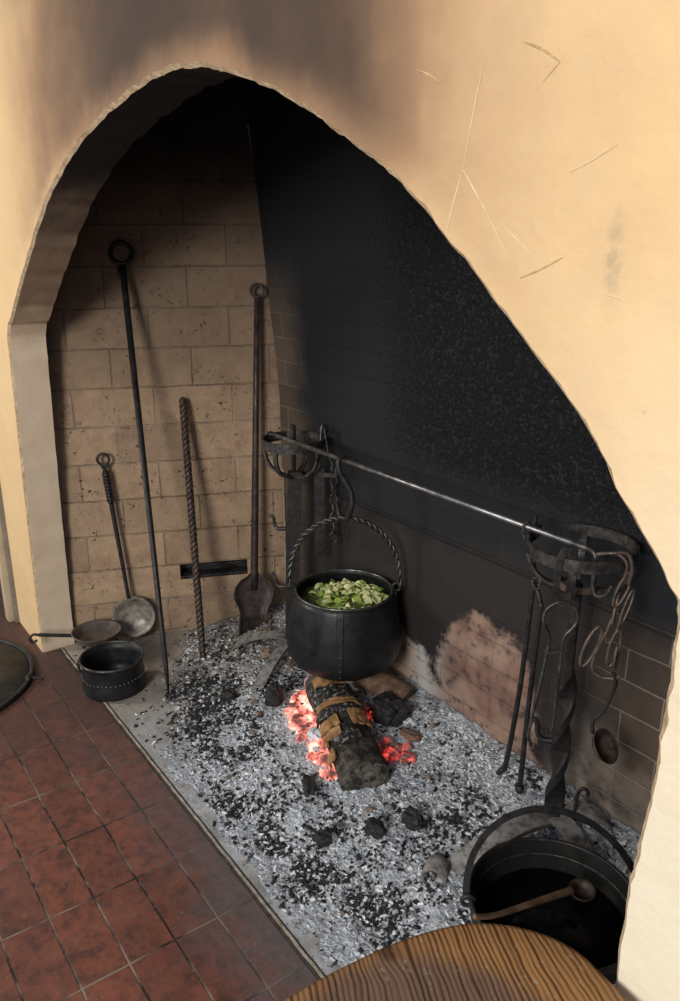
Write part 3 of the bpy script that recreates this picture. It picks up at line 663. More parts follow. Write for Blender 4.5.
# main log
lg = thing('firewood_log', 'split log with tan bark curls burning under the black stew kettle', 'firewood', (-1.80, 0.62, 0.06))
A, B = V((-2.010, 0.690, 0.120)), V((-1.545, 0.518, 0.082))
vs, fs, n_, m_, side, upv, tt = logmesh(A, B, 0.074, 0.080, 0.74, 1, flat=0.84)
mb = MB(); mb.add(vs, fs, 0, False); mb.add(vs[:m_], [list(range(m_))], 0, False); mb.build('log_body', M['logd'], lg)
c1 = sum((vs[n_ * m_ + j] for j in range(m_)), V()) / m_
ring0 = vs[n_ * m_:n_ * m_ + m_]
r1 = [c1 + (p - c1) * 0.5 + tt * 0.012 + V((0, 0, 0.006 * math.sin(i * 1.9))) for i, p in enumerate(ring0)]
mb = MB(); mb.add(ring0 + r1 + [c1 + tt * 0.010], [[j, (j + 1) % m_, m_ + (j + 1) % m_, m_ + j] for j in range(m_)] + [[m_ + j, m_ + (j + 1) % m_, 2 * m_] for j in range(m_)], 0, False)
mb.build('log_end', M['loge'], lg, label='grey scorched sawn end')
def bark(k0, k1, a0, a1, mat, lift=0.006, seed=0, name='bark_strip', lab=None):
    mb = MB(); nk, na = 9, 14; vs = []
    for layer in (0, 1):
        for i in range(nk + 1):
            for j in range(na + 1):
                k = k0 + (k1 - k0) * i / nk; a = math.radians(a0 + (a1 - a0) * j / na)
                k += 0.018 * noise.noise(V((j * 0.35, seed, i * 0.1)))
                r = (0.074 + 0.006 * k) * 1.04 + lift * (0.4 + 0.6 * layer) + 0.004 * noise.noise(V((i * 0.5, j * 0.4, seed)))
                r += 0.010 * (i / nk) ** 3 * (0.5 + noise.noise(V((j * 0.3, seed, 4))))
                x = max(math.cos(a) * r, -0.82 * 0.083); y = math.sin(a) * r * 0.78
                vs.append(A.lerp(B, k) + side * x + upv * y)
    q = (nk + 1) * (na + 1); W_ = na + 1; fs = []
    for L0 in (0, q):
        fs += [[L0 + i * W_ + j, L0 + i * W_ + j + 1, L0 + (i + 1) * W_ + j + 1, L0 + (i + 1) * W_ + j] for i in range(nk) for j in range(na)]
    edge = [j for j in range(na + 1)] + [i * W_ + na for i in range(1, nk + 1)] + [nk * W_ + j for j in range(na - 1, -1, -1)] + [i * W_ for i in range(nk - 1, 0, -1)]
    fs += [[edge[i], edge[(i + 1) % len(edge)], q + edge[(i + 1) % len(edge)], q + edge[i]] for i in range(len(edge))]
    mb.add(vs, fs, 0, False); o = mb.build(name, mat, lg)
    if lab: o['label'] = lab
bark(0.07, 0.20, 45, 120, M['bark'], seed=1, lab='orange tan bark at the top of the log')
bark(0.16, 0.36, 20, 150, M['barkd'], 0.004, 2, 'charred_patch', 'black patch flecked with silver')
bark(0.36, 0.42, 30, 165, M['bark'], 0.012, 3)
bark(0.43, 0.51, 10, 140, M['barkd'], 0.008, 4, 'charred_patch', 'black patch flecked with silver')
bark(0.49, 0.66, 95, 150, M['bark'], 0.012, 5)
bark(0.52, 0.62, 15, 70, M['bark'], 0.010, 6)
bark(0.63, 0.71, 15, 66, M['bark'], 0.012, 7)
bark(0.68, 0.80, 40, 100, M['barkd'], 0.007, 8, 'charred_patch', 'black patch flecked with silver')
bark(0.77, 0.86, 0, 34, M['bark'], 0.010, 9)
# brown log behind
l2 = thing('firewood_log', 'brown rounded log end lying behind the burning split log', 'firewood', (-1.92, 0.86, 0.06))
vs, fs, n2, m2, s2, u2, t2 = logmesh((-1.985, 0.845, 0.110), (-1.795, 0.895, 0.085), 0.060, 0.048, 0.85, 5, n=14)
mb = MB(); mb.add(vs, fs, 0, False); mb.add(vs[:m2], [list(range(m2))], 0, False); mb.build('log_body', M['logb'], l2)
mb = MB(); mb.add(vs[n2 * m2:], [list(range(m2))], 0, False); mb.build('log_end', M['logd'], l2, label='blackened log end')

def lump(loc, size, label, seed, rot=(0, 0, 0), mat='char', group=None, cub=0.55, name='charcoal_lump', cat='charcoal'):
    mb = MB(); loc = V(loc); mb.blob(loc, size, seed, 0.30, 1.8, 3, eul(*rot), cubic=cub)
    return mb.build(name, M[mat], None, tuple(loc), label=label, cat=cat, group=group)
lump((-1.765, 0.775, 0.100), (0.058, 0.050, 0.044), 'cracked black charcoal block touching the right side of the burning log', 11)
lump((-2.075, 0.520, 0.085), (0.026, 0.026, 0.055), 'upright black charcoal lump left of the glowing embers', 12, (0.1, 0.1, 0.4))
lump((-2.075, 0.675, 0.092), (0.022, 0.030, 0.048), 'violet grey smouldering lump under the left of the kettle', 13, (0.2, 0.1, 0.2), 'violet', cub=0.1, name='smouldering_lump')
lump((-1.640, 0.375, 0.068), (0.036, 0.018, 0.014), 'flat black charcoal sliver in the ash below the burning log', 14, (0, 0, -0.5))
lump((-1.375, 0.415, 0.078), (0.026, 0.022, 0.020), 'black charcoal lump in the ash below and right of the log', 15, (0, 0.3, 0.8))
lump((-1.340, 0.520, 0.078), (0.030, 0.022, 0.022), 'broad black charcoal lump halfway between log and big cauldron', 16, (0.3, 0, 0.2))
lump((-1.440, 0.285, 0.066), (0.024, 0.018, 0.018), 'small black charcoal lump nearest the front edge of the ash', 17, (0, 0.2, 1.2))
lump((-1.640, 0.770, 0.078), (0.034, 0.018, 0.014), 'reddish brown burnt stick stub right of the cracked charcoal block', 18, (0, 0, 0.3), 'logb', name='burnt_stub', cat='firewood')
lump((-2.520, 0.745, 0.075), (0.030, 0.024, 0.024), 'brown cinder lump at the foot of the baking shovel', 19, (0, 0, 0.3), 'clod', name='cinder_lump', cat='cinder')
lump((-2.395, 0.680, 0.065), (0.024, 0.020, 0.016), 'brown cinder beside the left spit stand', 20, (0, 0, 0.9), 'clod', name='cinder_lump', cat='cinder')
lump((-2.245, 0.430, 0.045), (0.028, 0.020, 0.020), 'black charcoal lump at the toe of the left spit stand', 21, (0, 0, 0.9))

# embers: small glowing pieces, left of and under the log
def ember_bed(cx, cy, rx, ry, cnt, seed, mat, label, ang=0.0):
    R = random.Random(seed); mb = MB()
    for i in range(cnt):
        a = R.uniform(0, 6.28); r = math.sqrt(R.random())
        ex, ey = math.cos(a) * r * rx, math.sin(a) * r * ry
        x, y = cx + ex * math.cos(ang) - ey * math.sin(ang), cy + ex * math.sin(ang) + ey * math.cos(ang)
        mb.blob((x, y, ash_h(x, y) + R.uniform(-0.002, 0.012)), (R.uniform(0.010, 0.024), R.uniform(0.009, 0.018), R.uniform(0.007, 0.013)), i, 0.3, 2, 1, rz(R.uniform(0, 3)), cubic=0.5)
    mb.build('glowing_embers', M[mat], label=label, cat='embers', kind='stuff')
ember_bed(-1.855, 0.545, 0.235, 0.066, 190, 5, 'ember', 'bright orange glowing embers along the left of the log', -0.33)
ember_bed(-1.610, 0.690, 0.060, 0.040, 26, 6, 'red', 'dull red embers right of the log near its lower end')
ember_bed(-1.810, 0.730, 0.035, 0.022, 9, 8, 'red', 'small red embers between the log and the charcoal block')
lump((-1.815, 0.515, 0.086), (0.024, 0.020, 0.018), 'grey ashy coal lying in the bright embers', 23, (0, 0, 0.5), 'ashf', name='ashy_coal', cat='charcoal')

# ------------------------------------------------------------------ spit stands
def band(c, R, h, th, a0, a1, seg=44, tilt=None):
    pts = [V(c) + V((math.cos(math.radians(a0 + (a1 - a0) * i / seg)) * R, math.sin(math.radians(a0 + (a1 - a0) * i / seg)) * R, 0)) for i in range(seg + 1)]
    return pts, [(-th / 2, -h / 2), (th / 2, -h / 2), (th / 2, h / 2), (-th / 2, h / 2)]
def hook_pts(base, d, s=1.0):
    base, d = V(base), V(d).normalized(); z = V((0, 0, 1))
    return cr([base, base + d * 0.030 * s - z * 0.006 * s, base + d * 0.055 * s - z * 0.004 * s, base + d * 0.070 * s + z * 0.018 * s, base + d * 0.074 * s + z * 0.050 * s, base + d * 0.086 * s + z * 0.070 * s, base + d * 0.098 * s + z * 0.062 * s], 6)
RECT = lambda a, b: [(-a, -b), (a, -b), (a, b), (-a, b)]
# left stand
st = thing('spit_stand', 'left iron spit stand by the tan block wall, holding the far end of the spit', 'spit stand', (-2.40, 0.81, 0.03))
mb = MB(); mb.sweep([V((-2.405, 0.805, 0.055)), V((-2.400, 0.81, 0.40)), V((-2.385, 0.82, 0.785))], RECT(0.014, 0.026), 1.0, up=(0.586, 0.81, 0)); mb.build('post', M['iron'], st)
cL = V((-2.385, 0.815, 0.897))
p_, s_ = band(cL, 0.112, 0.034, 0.006, -200, 150); mb = MB(); mb.sweep(p_, s_, 1.0, up=(0, 0, 1), smooth=False); mb.build('ring', M['grey'], st)
for a in (222, 292, 20, 120):
    d = V((math.cos(math.radians(a)), math.sin(math.radians(a)), 0))
    mb = MB(); mb.sweep(cr([cL + d * 0.108 + V((0, 0, 0.012)), cL + d * 0.110 - V((0, 0, 0.050)), cL + d * 0.080 - V((0, 0, 0.105)), cL + d * 0.012 - V((0, 0, 0.135))], 8), RECT(0.009, 0.004), 1.0, up=lambda p, d=d: d)
    mb.build('prong', M['grey'], st)
for z, c_ in ((0.560, 'grey'), (0.320, 'grey')):
    mb = MB(); mb.tube(hook_pts((-2.405, 0.790, z), (-0.75, -0.66, 0), 0.68), lambda t: 0.0085 - 0.003 * t, 8); mb.build('hook', M[c_], st)
for toe in (V((-2.165, 0.475, 0.02)), V((-2.56, 0.62, 0.03)), V((-2.33, 0.94, 0.06))):
    b = V((-2.405, 0.805, 0.06)); mb = MB()
    pm = [b + V((0, 0, 0.01)), b.lerp(toe, 0.22) + V((0, 0, 0.045)), b.lerp(toe, 0.55) + V((0, 0, 0.052)), b.lerp(toe, 0.85) + V((0, 0, 0.030)), toe]
    mb.sweep(cr(pm, 8), RECT(0.021, 0.006), 1.0, up=(0, 0, 1)); mb.build('foot', M['ashy'], st)
mb = MB(); mb.box((-2.385, 0.815, 0.935), (0.02, 0.012, 0.055)); mb.tube([V((-2.385, 0.815, 0.765)), V((-2.385, 0.815, 0.955))], 0.008, 8); mb.build('finial', M['iron'], st)
# right stand
st = thing('spit_stand', 'right iron spit stand with twisted post behind the big cauldron', 'spit stand', (-1.12, 0.84, 0.03))
mb = MB()
pa = [V((-1.120, 0.840, 0.04 + 0.75 * i / 90)) + V((0.017 * i / 90, -0.018 * i / 90, 0)) for i in range(91)]
L0 = 0.03
def twisted_bar(mb, pts, a, t0, t1, turns, sec=None):
    P = clean(pts); n = len(P); sec = sec or RECT(a, a); vs = []
    T = (P[-1] - P[0]).normalized(); N = (V((1, 0, 0)) - T * T.x).normalized(); B = T.cross(N)
    for i, p in enumerate(P):
        t = i / (n - 1); an = turns * 2 * PI * min(max((t - t0) / (t1 - t0), 0), 1)
        ca, sa = math.cos(an), math.sin(an)
        for x, y in sec: vs.append(p + N * (x * ca - y * sa) + B * (x * sa + y * ca))
    m = len(sec)
    mb.add(vs, [[i * m + k, i * m + (k + 1) % m, (i + 1) * m + (k + 1) % m, (i + 1) * m + k] for i in range(n - 1) for k in range(m)] + [list(range(m)), [(n - 1) * m + k for k in range(m)]], 0, True)
twisted_bar(mb, pa, 0.020, 0.10, 0.68, 1.35, [(0.026 * (abs(math.cos(q)) ** 0.35) * (1 if math.cos(q) >= 0 else -1), 0.013 * (abs(math.sin(q)) ** 0.35) * (1 if math.sin(q) >= 0 else -1)) for q in [2 * PI * (k + 0.5) / 24 for k in range(24)]]); mb.build('post', M['iron'], st)
cR = V((-1.098, 0.815, 0.896))
p_, s_ = band(cR, 0.128, 0.030, 0.006, -172, 150); mb = MB(); mb.sweep(p_, s_, 1.0, up=(0, 0, 1), smooth=False); mb.build('ring', M['grey'], st)
mb = MB()   # curled-out strap end of the ring towards the room
e0 = p_[0]; mb.sweep(cr([e0, e0 + V((-0.012, 0.03, 0.006)), e0 + V((-0.03, 0.05, 0.012)), e0 + V((-0.036, 0.035, 0.014))], 6), RECT(0.004, 0.015), 1.0, up=(0, 0, 1)); mb.build('ring_end', M['grey'], st)
for a in (215, 300, 35, 125):
    d = V((math.cos(math.radians(a)), math.sin(math.radians(a)), 0))
    mb = MB(); mb.sweep(cr([cR + d * 0.124 + V((0, 0, 0.010)), cR + d * 0.122 - V((0, 0, 0.040)), cR + d * 0.090 - V((0, 0, 0.090)), cR + d * 0.014 - V((0.005, 0, 0.118))], 8), RECT(0.008, 0.004), 1.0, up=lambda p, d=d: d)
    mb.build('prong', M['grey'], st)
mb = MB(); p2, s2_ = band((-1.100, 0.820, 0.798), 0.045, 0.016, 0.006, 120, 400, 26); mb.sweep(p2, s2_, 1.0, up=(0, 0, 1), smooth=False); mb.build('collar', M['wire'], st)
for toe, w_ in ((V((-1.165, 0.455, 0.02)), 0.030), (V((-0.925, 0.775, 0.03)), 0.026), (V((-1.0, 0.94, 0.07)), 0.020)):
    b = V((-1.120, 0.838, 0.065)); mb = MB()
    pm = [b + V((0, 0, 0.012)), b.lerp(toe, 0.25) + V((0, 0, 0.045)), b.lerp(toe, 0.55) + V((0, 0, 0.050)), b.lerp(toe, 0.86) + V((0, 0, 0.030)), toe]
    mb.sweep(cr(pm, 8), RECT(w_, 0.007), 1.0, up=(0, 0, 1)); mb.build('foot', M['ashy'], st)
mb = MB(); mb.lathe([(0.034, 0.03), (0.036, 0.06), (0.030, 0.095), (0.0, 0.10)], (-1.120, 0.840, 0.0), 16); mb.build('post_socket', M['iron'], st)
mb = MB(); mb.tube(hook_pts((-1.116, 0.822, 0.335), (-0.8, -0.5, 0), 0.75), lambda t: 0.009 - 0.003 * t, 8); mb.build('hook', M['iron'], st)
# tin-like curled toe of the stand's foot
mb = MB(); mb.lathe([(0.030, -0.035), (0.034, -0.030), (0.034, 0.035), (0.026, 0.036), (0.024, -0.03)], (-1.175, 0.455, 0.055), 22, axis=(0.5, -0.75, 0.15))
mb.build('toe_curl', M['ashy'], st)

# spit rod lies on both rings
rd = thing('spit_rod', 'long round iron rod spanning the two spit stands', 'spit rod', (-1.78, 0.80, 0.94))
ra, rb = V((-2.455, 0.764, 0.922)), V((-1.045, 0.764, 0.922))
mb = MB(); mb.tube([ra, rb], 0.0078, 12); mb.build('rod', M['rod'], rd)
mb = MB(); mb.tube(cr([rb, rb + V((0.018, 0, -0.004)), rb + V((0.026, 0, -0.022)), rb + V((0.026, 0, -0.075)), rb + V((0.034, 0, -0.105)), rb + V((0.058, 0.005, -0.098)), rb + V((0.070, 0.01, -0.070))], 7), lambda t: 0.0075 - 0.003 * t, 10); mb.build('bent_end', M['grey'], rd)
mb = MB(); mb.blob(ra, (0.022, 0.012, 0.010), 3, 0.1, 2, 2, smooth=True); mb.build('flattened_end', M['iron'], rd)

# trammel bar and chain hanging behind the left ring
tr = thing('trammel_hook', 'flat iron trammel bar hanging on the left stand behind the kettle', 'trammel', (-2.30, 0.90, 0.45))
mb = MB(); mb.sweep([V((-2.335, 0.895, 0.80)), V((-2.335, 0.895, 0.445))], RECT(0.005, 0.019), 1.0, up=(0.6, 0.8, 0)); mb.build('bar', M['iron'], tr)
mb = MB(); mb.tube(cr([V((-2.335, 0.893, 0.79)), V((-2.335, 0.90, 0.86)), V((-2.345, 0.912, 0.935)), V((-2.348, 0.925, 0.955)), V((-2.351, 0.940, 0.925))], 6), 0.006, 8); mb.build('hook', M['grey'], tr)
mb = MB(); mb.sweep([V((-2.41, 0.865, 0.765)), V((-2.26, 0.925, 0.780))], RECT(0.004, 0.008), 1.0, up=(0, 0, 1)); mb.build('cross_piece', M['grey'], tr)
def chain(name, label, top, n, ln, r, wire, mat, drift=(0, 0), cat='chain', tw=0.3):
    root = thing(name, label, cat, tuple(top)); p = V(top)
    for i in range(n):
        c_ = p - V((0, 0, ln / 2)); a = (i % 2) * PI / 2 + tw + i * 0.12
        mb = MB(); mb.ring(c_, ln / 2, wire, axis=(math.cos(a), math.sin(a), 0), seg=20, rs=6, sx=r / (ln / 2), xdir=(-math.sin(a), math.cos(a), 0)); mb.build('link', M[mat], root)
        p = p - V((-drift[0], -drift[1], ln - wire * 2.4))
    return root, p
ch, e_ = chain('hanging_chain', 'dark iron chain hanging behind the kettle bail beside the trammel', (-2.285, 0.925, 0.815), 8, 0.046, 0.013, 0.0036, 'grey')
mb = MB(); mb.tube(cr([V((-2.285, 0.925, 0.808)), V((-2.30, 0.915, 0.85)), V((-2.318, 0.91, 0.93)), V((-2.322, 0.914, 0.943)), V((-2.33, 0.925, 0.930))], 6), 0.004, 8); mb.build('hook', M['grey'], ch)

# ------------------------------------------------------------------ hanging kettle
PX, PY = -1.999, 0.764
ZR = 0.440
sh = thing('pot_hook', 'iron S hook over the spit rod carrying the kettle', 'hook', (PX, PY, 0.72))
mb = MB()
hp = [(0.0, 0.020, 0.925), (0.0, 0.0, 0.9585), (-0.0, -0.022, 0.945), (0.005, -0.024, 0.905), (0.018, -0.010, 0.862), (0.034, 0.004, 0.815), (0.038, 0.004, 0.765), (0.022, 0.002, 0.713), (0.0, 0.0, 0.697), (-0.024, -0.002, 0.706), (-0.033, -0.004, 0.738), (-0.038, -0.006, 0.757)]
hp = [V((PX + x, PY + y, 0.722 + (z - 0.697) * (0.936 - 0.722) / (0.9585 - 0.697))) for x, y, z in hp]
mb.tube(cr(hp, 8), lambda t: 0.0085 if 0.1 < t < 0.9 else 0.0062, 10); mb.build('hook_bar', M['iron'], sh)

kt = thing('stew_kettle', 'large black riveted iron kettle of stew hanging over the fire', 'kettle', (PX, PY, 0.155))
RR = 0.167
pout = [(0.0, 0.152), (0.06, 0.153), (0.11, 0.158), (0.150, 0.170), (0.178, 0.190), (0.194, 0.216), (0.199, 0.245), (0.198, 0.28), (0.192, 0.33), (0.183, 0.38), (0.174, 0.42), (RR, ZR)]
pin = [(RR - 0.005, ZR), (0.169, 0.42), (0.178, 0.38), (0.187, 0.33), (0.193, 0.28), (0.190, 0.23), (0.15, 0.185), (0.0, 0.165)]
mb = MB(); mb.lathe(pout + pin, (PX, PY, 0), 64); mb.build('body', M['pot'], kt)
mb = MB(); mb.ring((PX, PY, ZR), RR - 0.002, 0.0042, seg=64, rs=8); mb.build('rim', M['rim'], kt)
az = math.atan2(-1.49, 2.05) - 0.04                                  # seam faces the room
def pr(z):
    for (r0, z0), (r1, z1) in zip(pout, pout[1:]):
        if z0 <= z <= z1: return r0 + (r1 - r0) * (z - z0) / (z1 - z0)
    return RR
mb = MB(); d = V((math.cos(az), math.sin(az), 0)); sd = V((-d.y, d.x, 0))
sv = []; zs = [0.19 + (0.432 - 0.19) * i / 16 for i in range(17)]
for z in zs:
    for k, o_ in ((-0.018, 0.0005), (-0.017, 0.0028), (0.004, 0.003), (0.007, 0.0005)): sv.append(V((PX, PY, z)) + d * (pr(z) + o_ - abs(k) * 0.05) + sd * k)
mb.add(sv, [[i * 4 + k, i * 4 + k + 1, (i + 1) * 4 + k + 1, (i + 1) * 4 + k] for i in range(16) for k in range(3)], 0, False); seam = mb.build('seam', M['pot'], kt)
first = None
for i in range(9):
    z = 0.415 - i * 0.026; p = V((PX, PY, z)) + d * (pr(z) + 0.002) + sd * -0.006
    if first is None:
        mb = MB(); mb.lathe([(0.0042, -0.002), (0.0038, 0.0012), (0.0022, 0.0028), (0.0, 0.0032)], p, 10, axis=tuple(d)); first = mb.build('rivet', M['grey'], seam); fp = p.copy()
    else:
        c_ = first.copy(); COL.objects.link(c_); c_.parent = seam; c_.location = first.location + (p - fp)
# ears and twisted bail
ax = V((0.586, 0.81, 0))                                            # bail runs across the view
for sgn in (-1, 1):
    b = V((PX, PY, 0.418)) + ax * sgn * 0.170
    mb = MB(); mb.box(b + ax * sgn * 0.004, (0.010, 0.034, 0.040), rz(math.atan2(ax.y, ax.x))); mb.ring(b + ax * sgn * 0.010 + V((0, 0, 0.030)), 0.014, 0.0045, axis=tuple(ax.cross(V((0, 0, 1)))), seg=18); mb.build('ear', M['iron'], kt)
bp = []
for i in range(141):
    a = PI * i / 140
    bp.append(V((PX, PY, 0.445)) + ax * (-math.cos(a) * 0.190) + V((0, 0, 0.252 * math.sin(a) ** 0.82 if i not in (0, 140) else 0)))
mb = MB()
for ph in (0, PI):                                                   # two strands wound round each other
    nn = len(bp); pts = []
    N = V((-ax.y, ax.x, 0))
    for i, p in enumerate(bp):
        t = (bp[min(i + 1, nn - 1)] - bp[max(i - 1, 0)]).normalized(); U = t.cross(N); an = ph + i / (nn - 1) * 2 * PI * 13
        pts.append(p + (N * math.cos(an) + U * math.sin(an)) * 0.0050)
    mb.tube(pts, 0.0052, 7)
mb.build('bail', M['grey'], kt, label='twisted iron carrying handle')
# stew
stw = MB(); stw.lathe([(0.0, 0.402), (0.10, 0.4025), (0.1705, 0.402), (0.170, 0.396), (0.0, 0.396)], (PX, PY, 0), 48); 
R = random.Random(12)
for i in range(200):
    a = R.uniform(0, 6.28); r = 0.150 * math.sqrt(R.random()); x, y = math.cos(a) * r, math.sin(a) * r
    u = x * ax.x + y * ax.y
    if u < -0.085 and R.random() < 0.85: continue
    hgt = 0.017 * math.exp(-((u - 0.03) / 0.10) ** 2 - ((x * -ax.y + y * ax.x) / 0.12) ** 2)
    c_ = V((PX + x, PY + y, 0.402 + hgt * R.uniform(0.3, 1.0))); L_ = R.uniform(0.018, 0.044); th = R.uniform(0, PI); bend = R.uniform(-0.5, 0.5) * L_
    dd = V((math.cos(th), math.sin(th), 0)); nn_ = V((-dd.y, dd.x, 0))
    pts = cr([c_ - dd * L_ / 2 + V((0, 0, -0.002)), c_ + nn_ * bend * 0.6 + V((0, 0, R.uniform(0.002, 0.009))), c_ + dd * L_ / 2 + nn_ * bend * 0.2 + V((0, 0, -0.001))], 4)
    tl = V((R.uniform(-0.6, 0.6), R.uniform(-0.6, 0.6), 1))
    stw.sweep(pts, RECT(R.uniform(0.005, 0.012), 0.0012), lambda t: 0.5 + 0.5 * math.sin(PI * t), up=tuple(tl), mi=1 if R.random() < 0.62 else 2)
kt.location.z += 0.025          # the hook carries the kettle this high
for p in stw.v: p.z += 0.025
stw.build('cabbage_stew', [M['broth'], M['leafa'], M['leafb']], label='green shredded cabbage stew inside the hanging black kettle', cat='stew', kind='stuff')

# ------------------------------------------------------------------ tools against the left wall
def ringed_bar(root, top, bot, r, R_, rr, mat, name='shaft', turns=0, nrm=None):
    top, bot = V(top), V(bot); t = (bot - top).normalized()
    side = t.cross(nrm or LN).normalized()
    mb = MB(); mb.tube([top, top.lerp(bot, 0.5), bot], r, 10); mb.build(name, M[mat], root)
    c_ = top - t * (R_ + rr * 0.5)
    mb = MB(); mb.ring(c_, R_, rr, axis=tuple(side.cross(t)), seg=30, rs=8); mb.build('ring_handle', M[mat], root)
# long poker
rt = thing('fire_poker', 'long iron poker with a big ring, tallest tool leaning on the block wall', 'poker', (-2.442, 0.285, 0.0))
tp = V((-2.892, 0.416, 1.512)); bt = V((-2.442, 0.285, 0.006))
t_ = (bt - tp).normalized(); s1 = t_.cross(LN).normalized(); n1 = s1.cross(t_)
mb = MB(); mb.tube([tp, tp.lerp(bt, 0.93), bt], lambda t: 0.0125 if t < 0.9 else 0.0125 - 0.09 * (t - 0.9), 10); mb.build('shaft', M['iron'], rt)
mb = MB(); c_ = tp - t_ * 0.046
mb.ring(c_, 0.038, 0.0085, axis=tuple(n1), seg=34, a0=0.0, a1=2 * PI, rs=8); mb.tube(cr([tp - t_ * 0.012, tp + t_ * 0.018 + s1 * 0.014, tp + t_ * 0.045 + s1 * 0.004], 5), 0.007, 8); mb.build('ring_handle', M['iron'], rt)
# twisted rod
rt = thing('twisted_rod', 'short spirally twisted iron rod leaning on the block wall', 'rod', (-2.601, 0.504, 0.0))
tp, bt = V((-2.828, 0.590, 1.005)), V((-2.601, 0.504, 0.01)); mb = MB()
N = (bt - tp).normalized().cross(LN).normalized(); U = (bt - tp).normalized().cross(N)
for ph in (0, 2 * PI / 3, 4 * PI / 3):
    mb.tube([tp.lerp(bt, i / 200) + (N * math.cos(ph + i * 0.50) + U * math.sin(ph + i * 0.50)) * 0.0075 * (1 - 0.5 * max(0, i / 200 - 0.9) * 10) for i in range(201)], 0.0082, 7)
mb.build('shaft', M['brown'], rt)
mb = MB(); mb.blob(tp, (0.014, 0.014, 0.016), 2, 0.1, 2, 2, smooth=True); mb.build('knob', M['brown'], rt)
# baker's peel
rt = thing('ash_shovel', 'flat bladed iron shovel with ring top leaning in the far corner', 'shovel', (-2.64, 0.76, 0.03))
tp, bt = V((-2.704, 0.866, 1.395)), V((-2.668, 0.790, 0.27))
t_ = (bt - tp).normalized(); s1 = t_.cross(LN).normalized()
mb = MB(); mb.tube([tp, tp.lerp(bt, 0.4), bt, bt + t_ * 0.06], lambda t: 0.0105 + 0.006 * t, 10); mb.build('shaft', M['peel'], rt)
mb = MB(); mb.ring(tp - t_ * 0.024, 0.023, 0.0065, axis=tuple(s1.cross(t_)), seg=26, rs=8); mb.build('ring_handle', M['peel'], rt)
bu = (V((-2.628, 0.745, 0.015)) - bt).normalized(); bs = -bu.cross(LN).normalized(); bn = bs.cross(bu)
if bn.dot(LN) < 0: bn = -bn
half = [(0.010, -0.02), (0.030, 0.000), (0.062, 0.018), (0.084, 0.048), (0.088, 0.078), (0.080, 0.105), (0.064, 0.130), (0.058, 0.160), (0.057, 0.255)]
vs = []; NW = 12
for layer in (0, 0.004):
    for w_, l_ in half:
        for k in range(NW + 1):
            u = -1 + 2 * k / NW
            vs.append(bt + bu * l_ + bs * w_ * u + bn * (0.022 * abs(u) ** 6 * min(1, w_ / 0.06) + layer - 0.004))
W_ = NW + 1; q = W_ * len(half); fs = []
for L0 in (0, q): fs += [[L0 + i * W_ + k, L0 + i * W_ + k + 1, L0 + (i + 1) * W_ + k + 1, L0 + (i + 1) * W_ + k] for i in range(len(half) - 1) for k in range(NW)]
edge = list(range(W_)) + [i * W_ + NW for i in range(1, len(half))] + [(len(half) - 1) * W_ + k for k in range(NW - 1, -1, -1)] + [i * W_ for i in range(len(half) - 2, 0, -1)]
fs += [[edge[i], edge[(i + 1) % len(edge)], q + edge[(i + 1) % len(edge)], q + edge[i]] for i in range(len(edge))]
mb = MB(); mb.add(vs, fs, 0, True); mb.build('blade', M['peel'], rt)
# skimmer
rt = thing('skimmer', 'long handled skimmer with tarnished round bowl leaning behind the small pots', 'skimmer', (-2.90, 0.36, 0.02))
tp, bt = V((-2.951, 0.300, 0.745)), V((-2.924, 0.338, 0.195)); t_ = (bt - tp).normalized(); s1 = t_.cross(LN).normalized(); n1 = s1.cross(t_)
mb = MB(); mb.tube(cr([tp, tp.lerp(bt, 0.5), bt], 6), lambda t: 0.010 - 0.002 * t, 10); mb.build('shaft', M['iron'], rt)
mb = MB()
for ph in (0, PI): mb.tube([tp.lerp(bt, 0.02 + 0.22 * i / 60) + (s1 * math.cos(ph + i * 0.45) + n1 * math.sin(ph + i * 0.45)) * 0.0075 for i in range(61)], 0.0078, 7)
mb.build('twisted_grip', M['iron'], rt)
mb = MB(); mb.ring(tp - t_ * 0.044, 0.022, 0.0055, axis=tuple(n1), seg=26, rs=8); mb.tube(cr([tp - t_ * 0.024 + s1 * 0.010, tp, tp + t_ * 0.02], 5), 0.0065, 8); mb.tube(cr([tp - t_ * 0.024 - s1 * 0.010, tp, tp + t_ * 0.02], 5), 0.0055, 8); mb.build('ring_handle', M['iron'], rt)
bc = V((-2.918, 0.350, 0.110)); baxis = (LN * 0.985 + V((0, 0, 0.17))).normalized()
mb = MB(); mb.lathe([(0.0, -0.030), (0.04, -0.025), (0.07, -0.010), (0.086, 0.006), (0.089, 0.008), (0.084, 0.010), (0.068, -0.004), (0.04, -0.018), (0.0, -0.023)], bc, 36, axis=tuple(baxis)); mb.build('bowl', M['tin'], rt)
